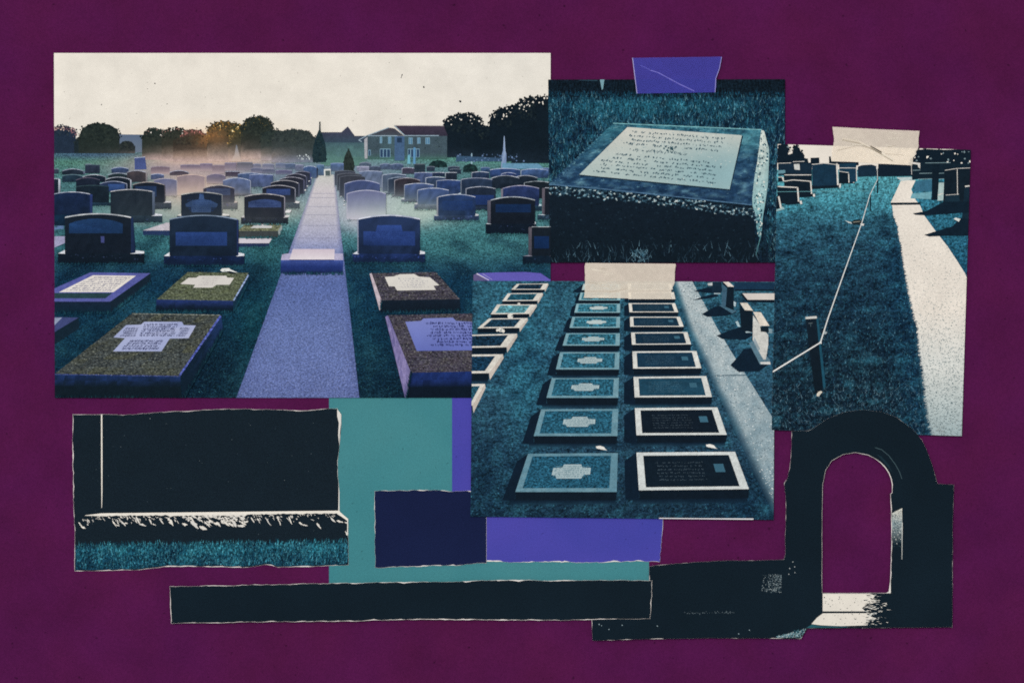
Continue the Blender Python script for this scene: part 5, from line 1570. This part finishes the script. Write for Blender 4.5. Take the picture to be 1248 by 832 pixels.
    pc.poly(line((985, 394), (990, 393.6), 1.0), (90, 104, 110), .6)
    pc.poly(line((987.5, 394), (987.8, 398), .8), (70, 90, 98), .7)
    pc.poly([(995, 480), (997, 477), (1000, 476), (1002, 477.5), (1000, 479.5), (997.5, 482.8), (995, 482.5)], (222, 214, 198), .8)
    tag(pc.build('stake', GRAIN, P), 'dark stake standing in the grass, string tied to it')
    pc = Piece(T, T.coats((938, 200, 1072, 456), 3))
    pts = [(1068.6, 203), (1069, 219), (1059.8, 237.5), (1049.6, 272.5), (1028, 333), (1008.3, 389), (999.5, 417.3)]
    wds = [.55, .6, .8, 1.0, 1.2, 1.45, 1.55]
    for i in range(len(pts) - 1):
        pc.poly(line(pts[i], pts[i + 1], wds[i], wds[i + 1]), (222, 224, 220), i * .1)
    pc.poly(line((999.8, 417), (940, 453.7), 1.6, 1.8), (226, 226, 222), .8)
    pc.poly(line((944, 234), (1058, 233), .4), (120, 186, 194), 0)
    pc.poly(blob(999.6, 417.2, 1.8, 7), (226, 226, 222), 1)
    pc.poly(blob(1005.5, 406, 1.9, 7), (160, 172, 174), 1)
    tag(pc.build('string', GRAIN_SOFT, P), 'taut white string running from the stake into the distance')


string_print()

# ================================================================== torn print: dark stone base in grass
TB = [(88.7, 504.5), (124, 504.5), (150, 505.5), (200, 502), (250, 499), (275, 498), (340, 499), (375, 500), (395, 498), (411, 497.5), (416, 505), (416, 516), (414, 540), (411.5, 566), (413, 590), (413.5, 622), (417.5, 627), (424.5, 632), (425, 688), (380, 690), (340, 691), (325, 687.5), (300, 691), (250, 690), (200, 690), (170, 694), (120, 695), (91, 695.5), (91, 640), (89.3, 600), (88.5, 540)]
tb, inner = torn_sheet('torn_print', TB, [.4, .2, .2, .8, .8, 1, .8, 1, 1, 1.6, 1.6, .4, .3, .4, .4, .2, .8, .1, .8, 1, 1.6, 1.4, 1.2, 1.2, 1, 1, .8, .5, .8, 1, .8], 0.30, None, 'torn dark print of a stone base with a bright ledge above grass', 'photographs in the collage', wide=1.5, amp=.5)
tb['category'] = 'photo print'


def base_print():
    K = Print(tb, None)
    K.top = tb['_top'] + LZ
    pc = Piece(K, 0)
    pc.poly(inner, (16, 29, 39))
    pc.build('stone_face', BLACK_INK, tb)
    # thick white fibres on the right edge
    pc = Piece(K, 2)
    pc.poly([(411, 498.6), (415.4, 504), (415.6, 514), (414, 530), (413.4, 541), (412.2, 530), (413, 515), (411, 507)], (228, 224, 216))
    pc.poly([(412.8, 590), (413.8, 600), (413.8, 623), (412.4, 622)], (228, 224, 216))
    pc.build('torn_fibre', GRAIN_SOFT, tb)
    # seam and ledge
    pc = Piece(K, 2)
    pc.poly([(123.2, 504.8), (124.8, 504.8), (125, 560), (124.9, 600), (124.4, 618.5), (123.8, 618), (123.3, 560)], CREAM)
    pc.build('seam', GRAIN_SOFT, tb)
    pc = Piece(K, 3)
    top = lambda x: 625.0 - (x - 124) / 290 * 3.2 if x > 124 else 625 + (124 - x) * .12
    xs = [104 + i * 2.5 for i in range(125)]
    bot = []
    for x in xs:
        t = 2.6 + U(0, 1.4) + (1.2 if 205 < x < 300 else 0)
        if x < 120:
            t = .6 + (x - 104) * .14
        bot.append((x, top(x) + t))
    pc.poly([(x, top(x)) for x in xs] + bot[::-1], CREAM)
    pc.poly([(413, 622), (418, 626.5), (424.3, 631.8), (424.3, 652), (423.2, 650), (423.2, 634), (416, 629), (411, 626)], CREAM, .3)
    def shard(x, y, l, wd, a):
        n = 5
        p1, p2 = [], []
        for i in range(n + 1):
            t = i / n
            px, py = x + math.cos(a) * l * t + U(-.4, .4), y + math.sin(a) * l * t + U(-.4, .4)
            h = wd * math.sin(math.pi * (.15 + .8 * t)) * U(.5, 1.1) / 2
            p1.append((px + math.sin(a) * h, py - math.cos(a) * h))
            p2.append((px - math.sin(a) * h, py + math.cos(a) * h))
        pc.poly(p1 + p2[::-1], mixc(CREAM, (200, 200, 198), R() * .5), .4 + R() * .5)
    for x, y, l, wd, a in ((96, 636, 8, 2, .9), (99, 641, 6, 2.4, .4), (137, 634, 9, 2.2, 1.0), (141, 639, 5, 1.6, .3), (147, 634, 9, 2.2, .8), (152, 637, 4, 1.8, .1), (166, 629, 10, 3.0, 1.1), (170, 638, 9, 2.6, .3), (182, 632, 7, 2.2, 1.1), (186, 638, 5, 1.6, .4), (194, 631, 9, 2.6, .9), (205, 631, 11, 4.5, 1.0),
                            (232, 634, 14, 5, .75), (243, 641, 10, 4, .4), (282, 632, 12, 5, 1.0), (290, 640, 9, 4, .1), (306, 630, 8, 1.6, 1.0), (314, 631, 7, 1.5, 1.1), (323, 630, 13, 2.2, .95), (338, 629, 12, 2, 1.2), (352, 629, 10, 2, 1.2), (364, 636, 7, 3, .5), (369, 639, 6, 2, .2), (386, 637, 9, 2.6, .9), (403, 630, 9, 2.2, .8), (411, 634, 8, 2.4, .3), (420, 636, 4, 1.6, .2), (421, 647, 6, 2, 1.1)):
        shard(x, y, l, wd, a)
    for i in range(150):
        x = U(100, 420)
        shard(x, top(max(x, 105)) + U(3, 12) * R() + 1.5, U(1, 5), U(.6, 1.6), U(.2, 1.3))
    for i in range(90):
        x = U(222, 300)
        shard(x, top(x) + U(2, 14), U(2, 8), U(1.5, 3.4), U(.1, .9))
    for i in range(50):
        x = U(204, 300)
        pc.poly(blob(x, top(x) + U(4, 13), U(.4, 1.4), 6, .8), (17, 30, 40), 1.2 + R() * .5)
    pc.build('ledge', GRAIN_SOFT, tb)
    # grass
    K.quad = None
    def gy(x):
        return 664 - (x - 90) / 330 * 4
    def lawn(x, y):
        c = mixc((22, 78, 98), (16, 58, 78), (y - 664) / 30)
        v = cn(x, y, .05, 7) + .6 * cn(x, y, .16, 2)
        c = mixc(c, (12, 40, 58), -v * 1.2) if v < 0 else mixc(c, (50, 128, 142), v * .7)
        return mixc(c, (52, 136, 150), .5 * gauss(x, y, 260, 668, 26, 9) + .35 * gauss(x, y, 370, 668, 40, 7))
    bl = lambda x: ramp([(p[0], (p[1], 0, 0)) for p in sorted([q for q in TB if q[1] > 680])], x)[0] - 1.2
    pc = Piece(K, 3, lambda x, y: (x * .4, y * .25, 0))
    for i in range(66):
        x0, x1 = 91.5 + i * 5.04, 91.5 + (i + 1) * 5.04
        x1 = min(x1, 424.5)
        for k in range(6):
            f = lambda x, t: gy(x) + (bl(x) - gy(x)) * t
            pc.poly([(x0, f(x0, k / 6)), (x1, f(x1, k / 6)), (x1, f(x1, (k + 1) / 6)), (x0, f(x0, (k + 1) / 6))], lambda x, y: mixc((18, 36, 48), lawn(x, y), max(0, min(1, (y - gy(x)) / 5 + .2))))
    for _ in range(4200):
        x = U(92.5, 423.5)
        y = U(gy(x) - 1, bl(x) - .6)
        l = U(2, 6)
        a = U(-.45, .45)
        if x + math.sin(a) * l < 92 or x + math.sin(a) * l > 424:
            continue
        pc.poly([(x - .5, y), (x + .5, y), (x + math.sin(a) * l, y - math.cos(a) * l)], mixc(lawn(x, y), random.choice([(10, 32, 48), (10, 32, 48), (92, 164, 176), (60, 140, 156)]), U(.25, .8)), .5 + R() * 9)
    tag(pc.build('lawn', GRASS, tb), kind='stuff')
    pc = Piece(K, 2)
    for i in range(90):
        pc.poly(blob(U(95, 410), U(506, 660), U(.25, .7), 6), mixc((30, 44, 54), (150, 160, 160), R() ** 4), R() * .5)
    pc.build('dust_specks', GRAIN_SOFT, tb)['kind'] = 'stuff'


BLACK_INK = ink('print_ink_black', grain=.6, add=(.004, .006, .007))
base_print()

# ================================================================== cut-out arch print
AO = [(964.5, 525), (964.2, 545), (962, 570), (959, 583), (955.3, 588), (957, 603), (957.6, 620), (956.5, 650), (956.8, 674), (955, 681), (920, 682.3), (884, 682.4), (850, 684), (799, 688), (791.3, 689.5), (791.3, 730), (721, 735), (721, 754), (722, 779.6), (760, 778.6), (800, 777.6), (870, 776.6), (937, 777), (976, 777.4), (983, 765), (1040, 764.4), (1160, 763.4), (1160.5, 640), (1162, 590), (1142, 589), (1139, 578), (1134.6, 563), (1129, 548), (1123, 536), (1116, 527), (1109.6, 520.8), (1092, 508), (1073, 501.5), (1050, 499), (1027, 502), (1007.7, 510), (992, 521), (984.6, 524.6)]
AH = [(1001.5, 721.8), (1001.4, 650), (1002.3, 590), (1005.8, 572.7), (1013.5, 561), (1027, 553.5), (1042, 551), (1057.7, 554.4), (1066, 558.5), (1073, 564), (1078.5, 570), (1082.7, 576.5), (1085.2, 583), (1086.6, 590), (1086.6, 600), (1084.7, 601), (1085.6, 624), (1086, 661), (1084.2, 713), (1084.3, 721.8)]


def rough(pts, amp, step):
    out = []
    for i in range(len(pts)):
        out += jag(pts[i], pts[(i + 1) % len(pts)], step, amp)
    return out


ao, ah = rough(AO, .28, 5), rough(AH, .2, 5)
ar = sheet('cutout_print', ao, 1.66, CORE, 0.13, hole=ah)
tag(ar, 'blue black cut-out print of a round arch with an open middle', 'photo print', 'photographs in the collage')


def shrink(pts, d):
    sg = 1 if area(pts) > 0 else -1
    out = []
    n = len(pts)
    for i in range(n):
        a, b, c = pts[i - 1], pts[i], pts[(i + 1) % n]
        d1, d2 = math.hypot(b[0] - a[0], b[1] - a[1]) or 1, math.hypot(c[0] - b[0], c[1] - b[1]) or 1
        nx = -(b[1] - a[1]) / d1 - (c[1] - b[1]) / d2
        ny = (b[0] - a[0]) / d1 + (c[0] - b[0]) / d2
        L = math.hypot(nx, ny) or 1
        dd = d if not callable(d) else d(b)
        out.append((b[0] + nx / L * sg * dd, b[1] + ny / L * sg * dd))
    return out


fo = shrink(ao, lambda p: .03 + (R() < .22) * U(0, .6) * (1 if (p[0] < 968 or p[1] > 770 or 680 < p[1] < 690) else .25))
fh = shrink(ah, lambda p: -(.1 + (1.0 if p[0] > 1050 and p[1] < 720 else .25) * U(.2, 1)))
fa = sheet('arch_face', fo, 1.66 + .12, BLACK, 0.02, hole=fh)
fa.parent = ar
fa.location = fa.location - ar.location


def arch_details():
    K = Print(ar, None)
    K.top = .143 * MM
    pc = Piece(K, 0)
    pc.poly([(1002.2, 722.6), (1060, 722.6), (1066, 725), (1063, 729), (1068, 733), (1056, 736), (1050, 740), (1054, 744), (1002.2, 744)], (230, 224, 212))
    pc.poly([(1002.4, 746.4), (1064, 746.2), (1060, 750), (1068, 753), (1054, 757), (1058, 761), (1024, 762), (1000, 761), (988.5, 759.5), (995, 752)], (230, 224, 212), .3)
    pc.poly(line((1002, 745.2), (1082, 745.6), 1.2, .4), (18, 32, 40), .6)
    for i in range(240):
        y = U(723, 761)
        x = 1050 + abs(random.gauss(0, 13))
        if x < 1083:
            pc.poly([(x, y), (x + U(1, 7), y + U(-.8, .8)), (x + U(1, 5), y + U(.3, 1.2))], random.choice([(230, 224, 212), (206, 208, 202), (22, 36, 46), (16, 30, 40)]), .7 + R())
    for i in range(70):
        pc.poly(blob(U(1003, 1050), U(724, 760), U(.25, .8), 6, .7), (44, 56, 62), .7 + R())
    pc.build('pale_step', GRAIN_SOFT, ar)
    # lit strip on the right jamb
    pc = Piece(K, 0)
    pc.poly([(1086.8, 624.5), (1099, 618.6), (1099, 637), (1086.6, 637)], [(196, 200, 190), (226, 222, 208), (150, 164, 166), (130, 150, 154)])
    pc.poly([(1086.6, 637), (1099, 637), (1099, 660), (1086.8, 662)], [(130, 150, 154), (150, 164, 166), (24, 42, 52), (18, 32, 42)])
    for i in range(420):
        x, t = U(1087, 1099), R()
        y = 620 + 46 * t
        if y < 624.5 - (x - 1087) * .48:
            continue
        pc.poly(blob(x, y, U(.25, .6), 5), random.choice([(20, 36, 46), (60, 84, 92), (210, 214, 206) if R() > t else (24, 40, 50)]), .4 + R())
    pc.poly(line((1099, 636), (1098.7, 681), 1.1, .5), (206, 208, 202), 1.5)
    pc.build('lit_jamb', GRAIN_SOFT, ar)
    # thin arc highlight
    pc = Piece(K, 0)
    arc = [(1066, 545), (1074, 547.5), (1083, 555), (1091, 566), (1096, 575), (1098.6, 583)]
    for p, q in zip(arc, arc[1:]):
        pc.poly(line(p, q, .7), (70, 92, 98))
    pc.poly([(1068, 553), (1074, 556), (1083, 566), (1087, 576), (1083, 570), (1074, 560)], (26, 46, 56), .4)
    pc.build('arc_edge', GRAIN_SOFT, ar)
    # speckled patches
    pc = Piece(K, 0)
    for i in range(330):
        x, y = 952 - abs(random.gauss(0, 11)), U(699, 721)
        if x < 928:
            continue
        pc.poly(blob(x, y, U(.25, .65) * (1 if y < 717 else 1.3), 5), random.choice([(96, 112, 118), (140, 152, 154), (56, 72, 80)]), R())
    pc.build('scuffed_patch', GRAIN_SOFT, ar)
    pc = Piece(K, 0)
    for x, y in ((966, 684), (968, 690), (962, 692), (968.5, 697), (961, 699)):
        pc.poly(blob(x, y, .7, 6), (170, 176, 176))
    pc.build('speck', GRAIN_SOFT, ar)
    pc = Piece(K, 0)
    for i in range(60):
        pc.poly(blob(U(834, 896), 745.8 + random.gauss(0, .8), U(.2, .6), 5), (92, 106, 112), R())
    pc.build('scuff_line', GRAIN_SOFT, ar)
    pc = Piece(K, 0)
    for x, y in ((730, 760), (733, 761.5), (742, 766), (758, 761), (801, 762), (913, 767), (900, 771.5)):
        pc.poly(blob(x, y, .7, 6), (150, 170, 176))
    pc.build('speck', GRAIN_SOFT, ar)
    pc = Piece(K, 0)
    for i in range(420):
        t = R()
        x = 946 + 36 * t
        y0 = 775.6 - 10 * t
        y = U(y0, 776.2) - (0 if R() > .15 else 3 * t)
        if x > 976 and y > 776 - (x - 976) * 1.7:
            continue
        l = U(.8, 2.4)
        pc.poly([(x, y), (x + .8, y + .2), (x + U(-1.5, 1.5), y - l)], random.choice([(64, 120, 134), (130, 170, 178), (24, 60, 74), (190, 204, 204)]), R() * 2)
    pc.poly([(989, 760), (982, 764.2), (1000, 763.8), (1030, 763.4), (1036, 762.4), (1000, 762)], (40, 90, 100), 2)
    pc.build('grass_tuft', GRAIN_SOFT, ar)
    pc = Piece(K, 1)
    pc.poly([(1084.3, 708), (1084.9, 700), (1085.1, 722), (1079, 722), (1082.6, 720)], (230, 226, 218))
    pc.build('bare_corner', GRAIN_SOFT, ar)


arch_details()

# ================================================================== tape strips
def tape(pts, torn, z, mat, label, name='tape_strip'):
    out = []
    for i in range(len(pts)):
        a, b = pts[i], pts[(i + 1) % len(pts)]
        out += jag(a, b, 3.0 if torn[i] else 50, .8 if torn[i] else .1)
    o = sheet(name, out, z, mat, .05, open_below=True)
    tag(o, label, 'tape', 'tape strips')
    return o


BLUE_TAPE = tape_mat('violet_tape', (68, 70, 172), .30)
TAN_TAPE = tape_mat('masking_tape', (255, 243, 224), .37)
t1 = tape([(770.5, 71), (879.5, 69.5), (877, 84), (872.5, 96), (871.5, 113), (776, 114.5), (773, 92)], [0, 1, 1, 1, 0, 1, 1], 1.31, BLUE_TAPE, 'violet blue tape strip with a diagonal crease on the stone block print')
K = Print(t1, None)
pc = Piece(K, 0)
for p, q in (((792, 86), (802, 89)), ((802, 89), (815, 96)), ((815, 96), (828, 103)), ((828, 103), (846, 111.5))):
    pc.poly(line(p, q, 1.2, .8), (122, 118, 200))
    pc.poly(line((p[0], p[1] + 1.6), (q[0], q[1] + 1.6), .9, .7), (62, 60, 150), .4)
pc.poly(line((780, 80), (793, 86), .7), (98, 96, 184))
for p, q in zip([(770.8, 71), (773.4, 92), (776.2, 114)], [(773.4, 92), (776.2, 114), (776.2, 114.4)]):
    pc.poly(line(p, q, .9), (170, 166, 214), .6)
for p, q in zip([(879.2, 70), (876.6, 84), (872.2, 96)], [(876.6, 84), (872.2, 96), (871.2, 113)]):
    pc.poly(line(p, q, .8), (150, 146, 206), .6)
pc.build('crease', GRAIN_SOFT, t1)

t2 = tape([(1014, 155), (1070, 158), (1120, 160), (1118.5, 181), (1112, 193), (1111, 202), (1060, 199), (1012.5, 196), (1016, 172)], [0, 0, 1, 1, 1, 0, 0, 1, 1], 1.80, TAN_TAPE, 'beige masking tape strip with a raised fold on the string print')
K = Print(t2, None)
pc = Piece(K, 0)
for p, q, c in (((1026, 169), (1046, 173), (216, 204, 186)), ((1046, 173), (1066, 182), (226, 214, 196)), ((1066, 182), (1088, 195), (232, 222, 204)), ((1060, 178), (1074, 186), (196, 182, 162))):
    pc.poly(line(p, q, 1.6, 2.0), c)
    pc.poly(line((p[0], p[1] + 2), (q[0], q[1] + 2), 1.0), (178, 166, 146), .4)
pc.build('crease', GRAIN_SOFT, t2)
t3 = tape([(713.5, 320.5), (770, 321), (823, 321.5), (822, 345), (818, 352), (818, 364.5), (760, 363.5), (711, 363), (713, 345)], [0, 0, 1, 1, 1, 0, 0, 1, 1], 1.70, TAN_TAPE, 'beige masking tape strip over the far end of the slab rows')

for tp, y0, sl, xa, xb in ((t2, 176, .03, 1018, 1112), (t3, 342, .01, 716, 818)):
    K = Print(tp, None)
    pc = Piece(K, 3)
    for i in range(9):
        x = U(xa, xb - 26)
        y = y0 + U(-17, 17) + (x - xa) * sl
        a = U(-.25, .25)
        l = U(8, 24)
        pc.poly(line((x, y), (x + l, y + a * l), U(.5, 1.0), .3), random.choice([(190, 176, 156), (232, 224, 206)]), i * .1)
    pc.build('wrinkle', GRAIN_SOFT, tp)

# ------------------------------------------------------------------ camera, light
cam = bpy.data.cameras.new('camera')
cam.sensor_width = 36.0
cam.clip_start, cam.clip_end = 0.1, 200.0
H = 1.6
cam.lens = 36.0 * H / (1248 * PX)
co = bpy.data.objects.new('camera', cam)
COL.objects.link(co)
co.location = (0, 0, H)
sc.camera = co

ELEV, AZ = math.radians(62), math.radians(-40)
wd = bpy.data.worlds.new('World')
sc.world = wd
wd.use_nodes = True
nt = wd.node_tree
bg = nt.nodes['Background']
sky = nt.nodes.new('ShaderNodeTexSky')
sky.sky_type = 'NISHITA'
sky.sun_disc = False
sky.sun_elevation = ELEV
sky.sun_rotation = AZ
sky.air_density = 1.0
sky.dust_density = 3.0
hs = nt.nodes.new('ShaderNodeHueSaturation')     # grey overcast: most of the blue gone
hs.inputs['Saturation'].default_value = 0.12
nt.links.new(sky.outputs[0], hs.inputs['Color'])
nt.links.new(hs.outputs[0], bg.inputs['Color'])
bg.inputs['Strength'].default_value = 0.10
su = bpy.data.lights.new('sun', 'SUN')
su.energy = 1.4
su.angle = math.radians(14)
su.color = (1.0, 0.97, 0.93)
so = bpy.data.objects.new('sun', su)
COL.objects.link(so)
d = Vector((math.sin(AZ) * math.cos(ELEV), math.cos(AZ) * math.cos(ELEV), math.sin(ELEV)))
so.rotation_euler = d.to_track_quat('Z', 'Y').to_euler()

sc.view_settings.view_transform = 'Standard'
sc.view_settings.look = 'None'
sc.view_settings.gamma = 1.0
sc.view_settings.exposure = 0.0
sc.render.engine = 'CYCLES'
sc.cycles.use_denoising = False
sc.cycles.filter_width = 1.8
sc.cycles.max_bounces = 6
sc.cycles.transparent_max_bounces = 12
for o in sc.objects:
    if '_top' in o.keys():
        del o['_top']
